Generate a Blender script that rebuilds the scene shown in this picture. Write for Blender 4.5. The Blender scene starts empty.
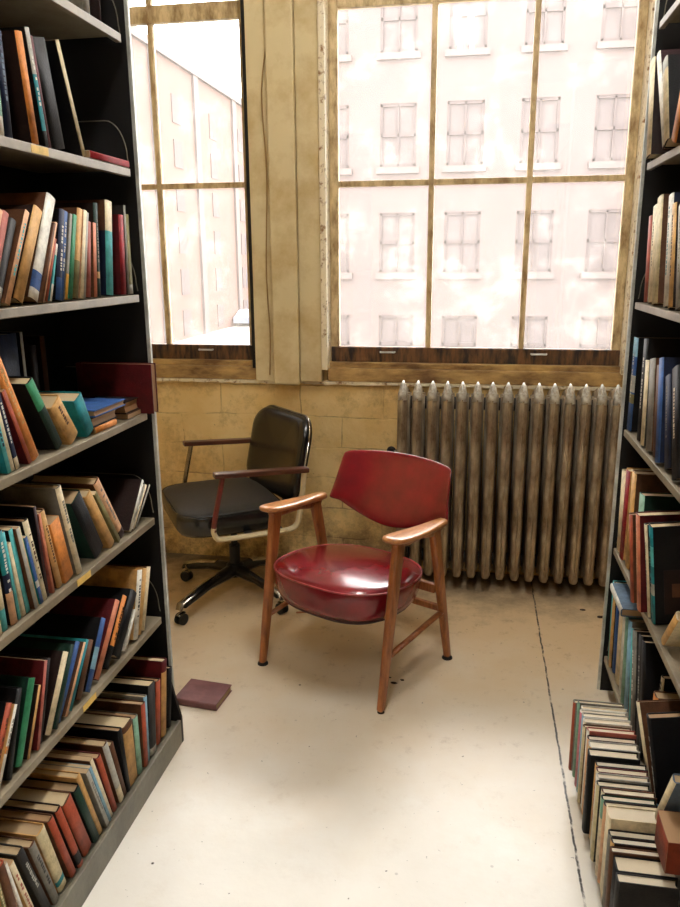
import bpy, bmesh, math, random
from mathutils import Vector, Matrix
R=math.radians; PI=math.pi
S=bpy.context.scene
# ---------------- camera ----------------
cam=bpy.data.cameras.new('camera'); co=bpy.data.objects.new('camera',cam); S.collection.objects.link(co)
cam.sensor_fit='VERTICAL'; cam.sensor_height=24; cam.lens=762.84/907*24; cam.clip_start=.05; cam.clip_end=400
def cam_axes(yaw,pit,rol):
    cy,sy,cp,sp,cr,sr=math.cos(yaw),math.sin(yaw),math.cos(pit),math.sin(pit),math.cos(rol),math.sin(rol)
    f=Vector((-sy*cp,cy*cp,-sp)); r=Vector((cy,sy,0)); u=r.cross(f)
    return cr*r+sr*u, -sr*r+cr*u, f
rx,ux,fx=cam_axes(R(10.035),R(14.225),R(-.3637))
co.matrix_world=Matrix(((rx.x,ux.x,-fx.x,0),(rx.y,ux.y,-fx.y,0),(rx.z,ux.z,-fx.z,1.55),(0,0,0,1)))
S.camera=co
# ---------------- light and exposure ----------------
W=bpy.data.worlds.new('sky'); S.world=W; W.use_nodes=True
bg=W.node_tree.nodes['Background']; bg.inputs[0].default_value=(1,.985,.965,1); bg.inputs[1].default_value=10.0
sun=bpy.data.lights.new('sun','SUN'); sun.energy=7.5; sun.angle=R(28); sun.color=(1,.985,.96)
so=bpy.data.objects.new('sun',sun); S.collection.objects.link(so)
so.rotation_euler=Vector((-.2,-.62,-.72)).to_track_quat('-Z','Y').to_euler()
for n,(x,y,z,w,h) in (('portal_left',(-1.77,3.80,2.4,1.3,2.6)),('portal_right',(0,3.80,2.4,1.34,2.6))):
    l=bpy.data.lights.new(n,'AREA'); l.shape='RECTANGLE'; l.size=w; l.size_y=h; l.cycles.is_portal=True
    o=bpy.data.objects.new(n,l); S.collection.objects.link(o); o.location=(x,y,z); o.rotation_euler=(R(-90),0,0)
FILL_LIGHT=86.0  # strength of the added ceiling lamps that lift the interior
S.view_settings.view_transform='Standard'; S.view_settings.look='None'; S.view_settings.gamma=1
S.view_settings.exposure=0.55; S.view_settings.use_curve_mapping=False
random.seed(4)
# ---------------- materials ----------------
def lin(c):
    return tuple(((v/255)/12.92 if v/255<=.04045 else ((v/255+.055)/1.055)**2.4) for v in c)+(1,)
def mat(name,col,rough=.6,metal=0,noise=None,nscale=8,col2=None,bump=0,bscale=60,spec=.5,coat=0,stretch=None,thr=(.35,.65)):
    m=bpy.data.materials.new(name); m.use_nodes=True; t=m.node_tree; b=t.nodes['Principled BSDF']
    b.inputs['Base Color'].default_value=lin(col); b.inputs['Roughness'].default_value=rough; b.inputs['Metallic'].default_value=metal
    b.inputs['Specular IOR Level'].default_value=spec
    if coat: b.inputs['Coat Weight'].default_value=coat; b.inputs['Coat Roughness'].default_value=.12
    tc=t.nodes.new('ShaderNodeTexCoord'); mp=t.nodes.new('ShaderNodeMapping'); t.links.new(tc.outputs['Object'],mp.inputs[0])
    if stretch: mp.inputs['Scale'].default_value=stretch
    if noise:
        n=t.nodes.new('ShaderNodeTexNoise'); n.inputs['Scale'].default_value=nscale; n.inputs['Detail'].default_value=7; n.inputs['Roughness'].default_value=.65
        t.links.new(mp.outputs[0],n.inputs[0])
        r=t.nodes.new('ShaderNodeValToRGB'); r.color_ramp.elements[0].position=thr[0]; r.color_ramp.elements[1].position=thr[1]
        r.color_ramp.elements[0].color=lin(col2 or tuple(v*(1-noise) for v in col)); r.color_ramp.elements[1].color=lin(col)
        t.links.new(n.outputs[0],r.inputs[0]); t.links.new(r.outputs[0],b.inputs['Base Color'])
    if bump:
        n2=t.nodes.new('ShaderNodeTexNoise'); n2.inputs['Scale'].default_value=bscale; n2.inputs['Detail'].default_value=4
        t.links.new(mp.outputs[0],n2.inputs[0]); bu=t.nodes.new('ShaderNodeBump'); bu.inputs['Strength'].default_value=bump; bu.inputs['Distance'].default_value=.004
        t.links.new(n2.outputs[0],bu.inputs['Height']); t.links.new(bu.outputs[0],b.inputs['Normal'])
    return m
def N(t,k,**kw):
    n=t.nodes.new(k)
    for a,v in kw.items(): setattr(n,a,v)
    return n
def mixc(t,fac,a,b,mode='MIX'):
    m=t.nodes.new('ShaderNodeMix'); m.data_type='RGBA'; m.blend_type=mode
    for s,v in ((0,fac),(6,a),(7,b)):
        if isinstance(v,(tuple,float,int)): m.inputs[s].default_value=v
        else: t.links.new(v,m.inputs[s])
    return m.outputs[2]
def noise(t,vec,sc,det=6,ro=.6,lo=.4,hi=.6,dist=0):
    n=N(t,'ShaderNodeTexNoise'); n.inputs['Scale'].default_value=sc; n.inputs['Detail'].default_value=det; n.inputs['Roughness'].default_value=ro; n.inputs['Distortion'].default_value=dist
    t.links.new(vec,n.inputs[0]); m=N(t,'ShaderNodeMapRange'); m.inputs[1].default_value=lo; m.inputs[2].default_value=hi
    t.links.new(n.outputs[0],m.inputs[0]); return m.outputs[0]
def math_(t,op,a,b=None):
    m=N(t,'ShaderNodeMath',operation=op); m.use_clamp=False
    for i,v in enumerate((a,b)):
        if v is None: continue
        if isinstance(v,(int,float)): m.inputs[i].default_value=v
        else: t.links.new(v,m.inputs[i])
    return m.outputs[0]
# painted concrete floor
FL=bpy.data.materials.new('painted_floor'); FL.use_nodes=True; t=FL.node_tree; b=t.nodes['Principled BSDF']
geo=N(t,'ShaderNodeNewGeometry'); P=geo.outputs['Position']
sx=N(t,'ShaderNodeSeparateXYZ'); t.links.new(P,sx.inputs[0])
base=mixc(t,noise(t,P,1.6,8,.6,.3,.7),lin((222,216,202)),lin((234,231,222)))
base=mixc(t,math_(t,'MULTIPLY',noise(t,P,7,8,.75,.55,.75),.14),base,lin((170,140,95)))
dirt=N(t,'ShaderNodeMapRange'); dirt.inputs[1].default_value=1.9; dirt.inputs[2].default_value=3.3; t.links.new(math_(t,'ADD',sx.outputs[1],math_(t,'MULTIPLY',noise(t,P,3,5,.6,.3,.7),.5)),dirt.inputs[0])
base=mixc(t,math_(t,'MULTIPLY',dirt.outputs[0],.7),base,lin((206,172,114)))
base=mixc(t,math_(t,'MULTIPLY',math_(t,'MULTIPLY',dirt.outputs[0],noise(t,P,14,8,.8,.56,.70)),.5),base,lin((110,76,44)))
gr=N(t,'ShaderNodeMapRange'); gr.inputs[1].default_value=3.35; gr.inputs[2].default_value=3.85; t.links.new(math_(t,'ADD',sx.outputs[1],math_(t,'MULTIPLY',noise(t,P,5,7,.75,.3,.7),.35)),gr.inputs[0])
base=mixc(t,math_(t,'MULTIPLY',gr.outputs[0],.9),base,lin((44,30,20)))  # grime deepened with painted shade along the radiator wall
base=mixc(t,math_(t,'MULTIPLY',noise(t,P,60,3,.6,.70,.74),.8),base,lin((60,45,30)))
v=N(t,'ShaderNodeTexVoronoi'); v.inputs['Scale'].default_value=9; t.links.new(P,v.inputs[0])
sp=N(t,'ShaderNodeMapRange'); sp.inputs[1].default_value=.05; sp.inputs[2].default_value=.03; t.links.new(v.outputs['Distance'],sp.inputs[0])
base=mixc(t,math_(t,'MULTIPLY',sp.outputs[0],noise(t,P,2.3,2,.5,.52,.6)),base,lin((52,38,26)))
# joint line in the floor
jl=math_(t,'ABSOLUTE',math_(t,'SUBTRACT',math_(t,'ADD',sx.outputs[0],math_(t,'MULTIPLY',noise(t,P,12,4,.7,.2,.8),.008)),.322))
jm=N(t,'ShaderNodeMapRange'); jm.inputs[1].default_value=.0042; jm.inputs[2].default_value=.0022; t.links.new(jl,jm.inputs[0])
base=mixc(t,math_(t,'MULTIPLY',jm.outputs[0],noise(t,P,30,3,.6,.3,.5)),base,lin((42,34,24)))
t.links.new(base,b.inputs['Base Color']); b.inputs['Roughness'].default_value=.42
bu=N(t,'ShaderNodeBump'); bu.inputs['Strength'].default_value=.25; bu.inputs['Distance'].default_value=.004; t.links.new(noise(t,P,9,6,.6,.2,.8),bu.inputs['Height']); t.links.new(bu.outputs[0],b.inputs['Normal'])
# stained yellow plaster over masonry
WL=bpy.data.materials.new('stained_plaster'); WL.use_nodes=True; t=WL.node_tree; b=t.nodes['Principled BSDF']
geo=N(t,'ShaderNodeNewGeometry'); P=geo.outputs['Position']; sx=N(t,'ShaderNodeSeparateXYZ'); t.links.new(P,sx.inputs[0])
cb=N(t,'ShaderNodeCombineXYZ'); t.links.new(sx.outputs[0],cb.inputs[0]); t.links.new(sx.outputs[2],cb.inputs[1])
base=mixc(t,noise(t,P,3,8,.65,.3,.7),lin((220,184,114)),lin((238,214,156)))
base=mixc(t,math_(t,'MULTIPLY',noise(t,P,5,9,.8,.5,.7),.7),base,lin((134,96,48)))
br=N(t,'ShaderNodeTexBrick'); br.inputs['Scale'].default_value=1; br.inputs['Brick Width'].default_value=.42; br.inputs['Row Height'].default_value=.16; br.inputs['Mortar Size'].default_value=.004; br.inputs['Mortar Smooth'].default_value=.4
br.inputs['Color1'].default_value=(0,0,0,1); br.inputs['Color2'].default_value=(0,0,0,1); br.inputs['Mortar'].default_value=(1,1,1,1)
wv=N(t,'ShaderNodeVectorMath',operation='ADD'); nn=N(t,'ShaderNodeTexNoise'); nn.inputs['Scale'].default_value=7; t.links.new(P,nn.inputs[0])
sc=N(t,'ShaderNodeVectorMath',operation='SCALE'); sc.inputs['Scale'].default_value=.03; t.links.new(nn.outputs['Color'],sc.inputs[0]); t.links.new(cb.outputs[0],wv.inputs[0]); t.links.new(sc.outputs[0],wv.inputs[1]); t.links.new(wv.outputs[0],br.inputs[0])
base=mixc(t,math_(t,'MULTIPLY',br.outputs['Color'],math_(t,'MULTIPLY',noise(t,P,4,5,.7,.42,.62),.6)),base,lin((112,76,38)))
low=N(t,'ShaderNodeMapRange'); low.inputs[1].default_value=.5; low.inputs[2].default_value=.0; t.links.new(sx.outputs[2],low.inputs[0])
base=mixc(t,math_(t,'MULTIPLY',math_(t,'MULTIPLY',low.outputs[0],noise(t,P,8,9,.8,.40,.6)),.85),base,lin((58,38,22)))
base=mixc(t,math_(t,'MULTIPLY',noise(t,P,30,6,.8,.62,.68),.7),base,lin((84,56,30)))
t.links.new(base,b.inputs['Base Color']); b.inputs['Roughness'].default_value=.6
bu=N(t,'ShaderNodeBump'); bu.inputs['Strength'].default_value=.5; bu.inputs['Distance'].default_value=.006
t.links.new(math_(t,'SUBTRACT',noise(t,P,14,7,.7,.2,.8),math_(t,'MULTIPLY',br.outputs['Color'],.6)),bu.inputs['Height']); t.links.new(bu.outputs[0],b.inputs['Normal'])
# exterior wall
EX=bpy.data.materials.new('pale_brick'); EX.use_nodes=True; t=EX.node_tree; b=t.nodes['Principled BSDF']
geo=N(t,'ShaderNodeNewGeometry'); P=geo.outputs['Position']; sx=N(t,'ShaderNodeSeparateXYZ'); t.links.new(P,sx.inputs[0])
e1=mixc(t,noise(t,P,.7,6,.6,.3,.7),lin((78,69,67)),lin((82,73,71)))
t.links.new(e1,b.inputs['Base Color']); b.inputs['Roughness'].default_value=.9; b.inputs['Specular IOR Level'].default_value=.1

M={}
EX2=EX.copy(); EX2.name='pink_brick'
for nd in EX2.node_tree.nodes:
    if nd.type=='MIX': nd.inputs[6].default_value=lin((84,66,60)); nd.inputs[7].default_value=lin((89,71,65))
M['paint']=mat('yellowed_window_paint',(212,196,154),.45,noise=.3,nscale=5,col2=(184,158,108),bump=.3,bscale=25,thr=(.28,.55))
M['mull']=mat('grimy_sash_paint',(214,192,146),.5,noise=.5,nscale=22,col2=(140,112,72),bump=.5,bscale=60,thr=(.35,.6),stretch=(1,1,.4))
M['sill']=mat('weathered_sill',(190,156,98),.55,noise=.6,nscale=14,col2=(104,72,38),bump=.5,bscale=50,stretch=(.35,1,1),thr=(.35,.62))
M['rot']=mat('rotted_rail',(112,76,42),.7,noise=.7,nscale=20,col2=(22,13,8),bump=.8,bscale=60,stretch=(1.6,1,.3),thr=(.38,.62))
M['trimwhite']=mat('chipped_white_paint',(228,216,186),.5,noise=.5,nscale=30,col2=(140,100,56),thr=(.34,.46))
M['ceil']=mat('ceiling_paint',(215,205,182),.8,noise=.15,nscale=2)
M['case']=mat('black_steel',(9,8,9),.55,noise=.4,nscale=6,col2=(16,13,12),bump=.1,spec=.3)
M['strip']=mat('grey_steel_edge',(214,218,214),.35,metal=.25,noise=.3,nscale=12,col2=(160,163,157))
M['shelf']=mat('putty_steel_shelf',(140,129,108),.42,noise=.3,nscale=7,col2=(104,93,74),bump=.1)
M['basefront']=mat('grey_green_base',(112,108,92),.45,noise=.35,nscale=7,col2=(80,74,60),bump=.2)
M['tag']=mat('yellow_card',(224,186,96),.6,noise=.15,nscale=40)
M['pages']=None
M['redl']=mat('red_leather',(140,16,30),.24,noise=.35,nscale=6,col2=(96,10,20),bump=.12,bscale=45,coat=.35,thr=(.3,.7))
M['piping']=mat('cracked_piping',(176,60,62),.4,noise=.5,nscale=40,col2=(110,20,26))
M['seatbase']=mat('dark_seat_base',(58,20,18),.5,noise=.4,nscale=9)
def woodm(name,c1,c2,rough,st):
    return mat(name,c1,rough,noise=.5,nscale=9,col2=c2,bump=.1,bscale=40,stretch=st,coat=.25,thr=(.3,.68))
M['wood']=woodm('teak_leg',(176,108,54),(108,56,24),.35,(6,6,.8))
M['woodarm']=woodm('worn_teak_arm',(206,148,92),(150,88,44),.3,(8,1.2,8))
M['rubber']=mat('black_rubber',(20,18,17),.7)
M['blackv']=mat('black_vinyl',(10,10,11),.26,noise=.4,nscale=8,col2=(18,18,18),bump=.08,bscale=60,coat=.3)
M['seatv']=mat('dusty_black_seat',(44,40,34),.55,noise=.4,nscale=60,col2=(22,20,18),bump=.3,bscale=160)
M['chrome']=mat('worn_chrome',(190,186,176),.2,metal=.95,noise=.3,nscale=10,col2=(120,110,98))
M['creamframe']=mat('cream_enamel_frame',(206,192,156),.35,noise=.3,nscale=20,col2=(160,132,88),thr=(.3,.45))
M['redreflect']=mat('red_reflection_post',(120,44,38),.35,noise=.3,nscale=20)  # near front post: reddish reflection in the chrome given as its colour
M['armw']=woodm('dark_walnut_arm',(96,54,38),(48,24,16),.3,(1,8,8))
M['blackm']=mat('black_metal',(12,11,11),.4,metal=.3)
M['rad']=mat('aged_silver_radiator',(206,192,166),.36,metal=.5,noise=.6,nscale=9,col2=(92,68,42),bump=.35,bscale=30,stretch=(1,1,.35),thr=(.36,.66))
M['raddark']=mat('dark_iron',(48,38,30),.6,metal=.3,noise=.5,nscale=12)  # header pipes, darker than the radiator sections
M['radtop']=mat('radiator_tip_highlight',(226,226,220),.35,metal=.15,noise=.4,nscale=25,col2=(140,130,112))  # paler than the sections: highlight from above painted into the tips
M['cable']=mat('painted_cable',(150,120,72),.5)
M['lampm']=mat('fill_lamp_housing',(225,225,220),.4)
M['asph']=mat('street',(120,118,116),.9,noise=.1,nscale=.5)
M['ewin']=mat('far_window_pane',(80,72,71),.6,spec=.1,noise=.12,nscale=1)
M['ewf']=mat('far_window_frame',(70,62,61),.8,spec=.1)
M['esill']=mat('far_stone',(82,74,72),.8,spec=.1)
M['eroof']=mat('far_roof',(120,116,114),.8)
M['car1']=mat('pale_car_paint',(120,126,140),.3); M['car2']=mat('dark_car_paint',(90,94,104),.3)
M['chip']=mat('wood_chip',(150,90,50),.7); M['flake']=mat('dark_flake',(40,24,18),.8)
M['floorbook']=mat('faded_plum_cloth',(124,80,82),.4,noise=.2,nscale=14,col2=(98,58,60),bump=.15)
# glass: thin clear pane with dust
G=bpy.data.materials.new('dusty_pane'); G.use_nodes=True; t=G.node_tree; t.nodes.remove(t.nodes['Principled BSDF'])
ou=t.nodes['Material Output']; tr=N(t,'ShaderNodeBsdfTransparent'); gl=N(t,'ShaderNodeBsdfGlossy'); gl.inputs['Roughness'].default_value=.03
fr=N(t,'ShaderNodeFresnel'); fr.inputs[0].default_value=1.45; mx=N(t,'ShaderNodeMixShader'); t.links.new(fr.outputs[0],mx.inputs[0]); t.links.new(tr.outputs[0],mx.inputs[1]); t.links.new(gl.outputs[0],mx.inputs[2])
df=N(t,'ShaderNodeBsdfTranslucent'); df.inputs[0].default_value=(.9,.86,.8,1); mx2=N(t,'ShaderNodeMixShader')
geo=N(t,'ShaderNodeNewGeometry'); t.links.new(math_(t,'ADD',math_(t,'MULTIPLY',noise(t,geo.outputs['Position'],5,7,.7,.5,.8),.10),.035),mx2.inputs[0])
t.links.new(mx.outputs[0],mx2.inputs[1]); t.links.new(df.outputs[0],mx2.inputs[2]); t.links.new(mx2.outputs[0],ou.inputs[0])
M['glass']=G
# page block: fine paper edges
PG=bpy.data.materials.new('page_block'); PG.use_nodes=True; t=PG.node_tree; b=t.nodes['Principled BSDF']
tc=N(t,'ShaderNodeTexCoord'); mp=N(t,'ShaderNodeMapping'); mp.inputs['Scale'].default_value=(2,1,2); t.links.new(tc.outputs['Object'],mp.inputs[0])
w=N(t,'ShaderNodeTexWave'); w.bands_direction='Y'; w.inputs['Scale'].default_value=130; w.inputs['Distortion'].default_value=1.5; t.links.new(mp.outputs[0],w.inputs[0])
oi=N(t,'ShaderNodeObjectInfo')
c0=mixc(t,oi.outputs['Random'],lin((150,112,74)),lin((216,196,156)))
t.links.new(mixc(t,math_(t,'MULTIPLY',w.outputs['Fac'],.45),c0,lin((112,82,52))),b.inputs['Base Color']); b.inputs['Roughness'].default_value=.8
M['pages']=PG
PL=PG.copy(); PL.name='pale_page_block'; M['pagesl']=PL
for nd in PL.node_tree.nodes:
    if nd.type=='MIX' and not nd.inputs[6].is_linked: nd.inputs[6].default_value=lin((206,188,152)); nd.inputs[7].default_value=lin((236,228,208))
EM=bpy.data.materials.new('fill_lamp_tube'); EM.use_nodes=True; b=EM.node_tree.nodes['Principled BSDF']; b.inputs['Emission Color'].default_value=(1,.97,.93,1); b.inputs['Emission Strength'].default_value=FILL_LIGHT
M['tube']=EM
# ---------------- mesh helpers ----------------
def obj(name,bm,m,parent=None,smooth=False,kind=None):
    bmesh.ops.recalc_face_normals(bm,faces=bm.faces)
    me=bpy.data.meshes.new(name); bm.to_mesh(me); bm.free()
    for x in (m if isinstance(m,(list,tuple)) else [m]): me.materials.append(x)
    if smooth:
        for p in me.polygons: p.use_smooth=True
        if smooth!='all':
            try: me.set_sharp_from_angle(angle=R(40))
            except Exception: pass
    o=bpy.data.objects.new(name,me); S.collection.objects.link(o)
    if parent: o.parent=parent
    if kind: o['kind']=kind
    return o
def tag(o,label=None,cat=None,group=None,kind=None):
    if label: o['label']=label
    if cat: o['category']=cat
    if group: o['group']=group
    if kind: o['kind']=kind
    return o
def thing(name,label,cat,loc=(0,0,0),rz=0,group=None):
    o=bpy.data.objects.new(name,None); S.collection.objects.link(o); o.location=loc; o.rotation_euler=(0,0,rz); o.empty_display_size=.05
    return tag(o,label,cat,group)
def box(bm,x0,x1,y0,y1,z0,z1,mi=0,bev=0):
    vs=[bm.verts.new((x,y,z)) for x in (x0,x1) for y in (y0,y1) for z in (z0,z1)]
    fs=[bm.faces.new([vs[i] for i in q]) for q in ((0,1,3,2),(4,6,7,5),(0,4,5,1),(2,3,7,6),(0,2,6,4),(1,5,7,3))]
    for f in fs: f.material_index=mi
    if bev:
        es=list({e for f in fs for e in f.edges})
        bmesh.ops.bevel(bm,geom=es,offset=bev,segments=2,affect='EDGES',profile=.6)
def BX(*a,bev=0):
    bm=bmesh.new(); box(bm,*a,bev=bev); return bm
def loft(bm,rings,cap=True,closed=True):
    V=[[bm.verts.new(p) for p in r] for r in rings]; n=len(V[0])
    for a,b_ in zip(V,V[1:]):
        for i in range(n if closed else n-1): bm.faces.new((a[i],a[(i+1)%n],b_[(i+1)%n],b_[i]))
    if cap: bm.faces.new(V[0]); bm.faces.new(V[-1][::-1])
def tube(bm,pts,r,seg=10,up=None,ry=None):
    "tube along pts with radius r (number or list); ry gives the other radius of an ellipse"
    pts=[Vector(p) for p in pts]; n=len(pts); rings=[]
    pv=None
    for i,p in enumerate(pts):
        d=(pts[min(i+1,n-1)]-pts[max(i-1,0)]).normalized()
        u=Vector(up) if up else (pv if pv else (Vector((0,0,1)) if abs(d.z)<.9 else Vector((1,0,0))))
        a=(u-d*u.dot(d)).normalized(); pv=a; c=d.cross(a)
        r1=r[i] if isinstance(r,(list,tuple)) else r; r2=r1 if ry is None else (ry[i] if isinstance(ry,(list,tuple)) else ry)
        rings.append([p+a*(r1*math.cos(2*PI*k/seg))+c*(r2*math.sin(2*PI*k/seg)) for k in range(seg)])
    loft(bm,rings)
def rrect(w,h,rad,seg=4,cx=0,cy=0):
    out=[]
    for (sx_,sy_,a0) in ((1,1,0),(-1,1,90),(-1,-1,180),(1,-1,270)):
        for k in range(seg+1):
            a=R(a0+90*k/seg); out.append((cx+sx_*(w-rad)+rad*math.cos(a),cy+sy_*(h-rad)+rad*math.sin(a)))
    return out
def smoothpath(pts,k=6):
    P_=[Vector(p) for p in pts]; out=[]
    for i in range(len(P_)-1):
        p0,p1,p2,p3=P_[max(i-1,0)],P_[i],P_[i+1],P_[min(i+2,len(P_)-1)]
        for j in range(k):
            u=j/k; out.append(.5*((2*p1)+(p2-p0)*u+(2*p0-5*p1+4*p2-p3)*u*u+(3*p1-p0-3*p2+p3)*u**3))
    out.append(P_[-1]); return out
def struct(name,bm,m,parent=None,**k):
    return obj(name,bm,m,parent,kind=None if parent else 'structure',**k)
# ---------------- the setting ----------------
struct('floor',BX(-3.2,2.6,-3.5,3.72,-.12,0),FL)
struct('ceiling',BX(-3.2,2.6,-3.5,3.95,3.75,3.85),M['ceil'])
struct('wall_left',BX(-3.3,-3.2,-3.5,3.95,-.12,3.85),WL)
struct('wall_right',BX(2.6,2.7,-3.5,3.95,-.12,3.85),WL)
struct('wall_back',BX(-3.3,2.7,-3.6,-3.5,-.12,3.85),WL)
bm=bmesh.new()
box(bm,-3.3,2.7,3.70,3.96,-.12,.955)            # below the sills
box(bm,-3.3,-2.50,3.70,3.96,.955,3.85); box(bm,-1.06,-.72,3.72,3.96,.955,3.85); box(bm,.70,2.7,3.70,3.96,.955,3.85)
box(bm,-2.50,-1.06,3.70,3.96,3.62,3.85); box(bm,-.72,.70,3.70,3.96,3.62,3.85)
struct('wall_front',bm,WL)
# ragged white lip and sills
random.seed(9)
def lip(x0,x1):
    bm=bmesh.new(); n=int((x1-x0)/.02)
    rings=[]
    for i in range(n+1):
        x=x0+(x1-x0)*i/n; d=.004+.006*random.random(); z=.948+.006*random.random()
        rings.append([(x,3.70,z),(x,3.70-.012-d,z+.002),(x,3.70-.012-d,.966),(x,3.70,.968)])
    loft(bm,rings); return bm
struct('trim_1',lip(-2.5,.90),M['trimwhite'])
def sill(name,x0,x1):
    bm=bmesh.new(); box(bm,x0,x1,3.685,3.80,.968,1.035,bev=.006); box(bm,x0,x1,3.70,3.80,1.035,1.062,bev=.004); return struct(name,bm,M['sill'])
sill('trim_2',-2.5,-1.072); sill('trim_3',-.712,.70)
# pier between the windows: casings, fluted board
bm=bmesh.new(); box(bm,-1.072,-.975,3.66,3.72,.968,3.75,bev=.005); struct('trim_4',bm,M['paint'])
bm=bmesh.new(); box(bm,-.973,-.845,3.635,3.72,.955,3.75,bev=.008); struct('trim_5',bm,M['paint'])
bm=bmesh.new(); box(bm,-.843,-.735,3.66,3.72,.968,3.75,bev=.005); struct('trim_6',bm,M['paint'])
bm=bmesh.new(); box(bm,-.733,-.703,3.64,3.74,1.03,3.75,bev=.004); struct('trim_7',bm,M['trimwhite'])
bm=bmesh.new(); box(bm,.668,.678,3.655,3.74,1.03,3.75,bev=.002); struct('trim_8',bm,M['trimwhite'])
bm=bmesh.new(); box(bm,.680,.80,3.665,3.72,.968,3.75,bev=.005); struct('trim_9',bm,M['paint'])
def window(name,x0,x1,muls,zr,side):
    o=struct(name,BX(x0-.012,x0,3.74,3.96,1.03,3.62),M['mull'])        # root: jamb liner
    o2=obj('jamb',BX(x1,x1+.012,3.74,3.96,1.03,3.62),M['mull'],o)
    bm=bmesh.new()
    st=.038
    box(bm,x0,x0+st,3.735,3.775,1.062,3.6,bev=.004); obj('window_stile',bm,M['mull'],o)
    bm=bmesh.new(); box(bm,x1-st,x1,3.735,3.775,1.062,3.6,bev=.004); obj('window_stile',bm,M['mull'],o)
    bm=bmesh.new(); box(bm,x0,x1,3.73,3.78,1.062,1.135,bev=.004); obj('bottom_rail',bm,M['rot'],o)
    for z,h in zr:
        bm=bmesh.new(); box(bm,x0+st,x1-st,3.742 if h<.03 else 3.735,3.77,z-h/2,z+h/2,bev=.003); obj('glazing_bar' if h<.03 else 'meeting_rail',bm,M['mull'],o)
    for x in muls:
        bm=bmesh.new(); box(bm,x-.0125,x+.0125,3.738,3.772,1.135,3.6,bev=.004); obj('mullion',bm,M['mull'],o)
    bm=bmesh.new()
    xs=[x0+st]+list(muls)+[x1-st]
    for a,b_ in zip(xs,xs[1:]): box(bm,a,b_,3.754,3.757,1.13,3.6)
    obj('glass_pane',bm,M['glass'],o)
    return o
w1=window('window_1',-2.46,-1.083,(-1.985,-1.555),((1.905,.026),(2.665,.075),(3.3,.026)),0)
w2=window('window_2',-.70,.668,(-.225,.217),((1.897,.026),(2.668,.05),(3.3,.026)),1)
def lift(x,z,par,w=.07):
    bm=bmesh.new(); tube(bm,[(x-w/2,3.73,z),(x-w/2,3.715,z),(x+w/2,3.715,z),(x+w/2,3.73,z)],.0045,8); obj('sash_lift',bm,M['strip'],par,smooth=True)
lift(-1.35,1.112,w1); lift(-.42,1.112,w2); lift(.30,1.112,w2)
# black strip standing in for the shaded gap beside the left sash
bm=bmesh.new(); box(bm,-1.089,-1.0725,3.668,3.733,1.03,3.62); struct('gap_shade',bm,M['case'])
# thin cable on the pier
bm=bmesh.new(); tube(bm,smoothpath([(-.985,3.652,3.7),(-.978,3.652,3.0),(-.955,3.652,2.62),(-.998,3.652,2.3),(-.985,3.652,1.95),(-1.0,3.652,1.5),(-.99,3.652,1.2),(-.998,3.652,1.0)],8),.0035,6)
tag(obj('cable',bm,M['cable'],smooth=True),'thin wavy painted cable running down the yellowed pier between the windows','cable')
# ---------------- outside ----------------
struct('ground',BX(-90,60,5,140,-4.6,-4.3),M['asph'])
def far_window(par,cx,cz,w,h,Y):
    bm=bmesh.new(); 
    for a in ((cx-w/2,cx-w/2+.07,cz-h/2,cz+h/2),(cx+w/2-.07,cx+w/2,cz-h/2,cz+h/2),(cx-w/2,cx+w/2,cz+h/2-.08,cz+h/2),(cx-w/2,cx+w/2,cz-h/2,cz-h/2+.08),(cx-w/2,cx+w/2,cz-.04,cz+.05),(cx-.025,cx+.025,cz-h/2,cz+h/2)):
        box(bm,a[0],a[1],Y+.02,Y+.12,a[2],a[3])
    f=obj('window_frame',bm,M['ewf'],par)
    obj('pane',BX(cx-w/2+.05,cx+w/2-.05,Y+.09,Y+.11,cz-h/2+.05,cz+h/2-.05),M['ewin'],f)
    obj('stone_sill',BX(cx-w/2-.1,cx+w/2+.1,Y-.12,Y+.12,cz-h/2-.2,cz-h/2-.02),M['esill'],f)
bld=thing('building','pale pinkish facade with rows of sash windows seen through the right window','building',(2,24.2,-4.3))
XS=(-4.45,-2.45,-.5,1.6,3.63,5.6,7.6); ZS=(-3.9+2.9,2.05,5.10,8.2)
def facade():
    bm=bmesh.new(); xs=[-5.4]; w=1.06; h=1.74
    for x in XS: xs+= [x-w/2,x+w/2]
    xs.append(9.5); zs=[-4.3]
    for z in ZS: zs+=[z-h/2,z+h/2]
    zs.append(11.2)
    for i in range(len(xs)-1):
        for j in range(len(zs)-1):
            if i%2==1 and j%2==1: continue
            box(bm,xs[i],xs[i+1],24,24.3,zs[j],zs[j+1])
    box(bm,-5.4,9.5,24.3,33,-4.3,11.2)
    return bm
def rel(o,par):
    o.location=-par.location; return o
wl=obj('wall',facade(),EX,bld); rel(wl,bld)
for x in XS:
    for z in ZS:
        n0=len(bld.children); far_window(bld,x,z,1.06,1.74,24)
for c in bld.children:
    if c.name.startswith('window_frame'): c.location=-bld.location
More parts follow.
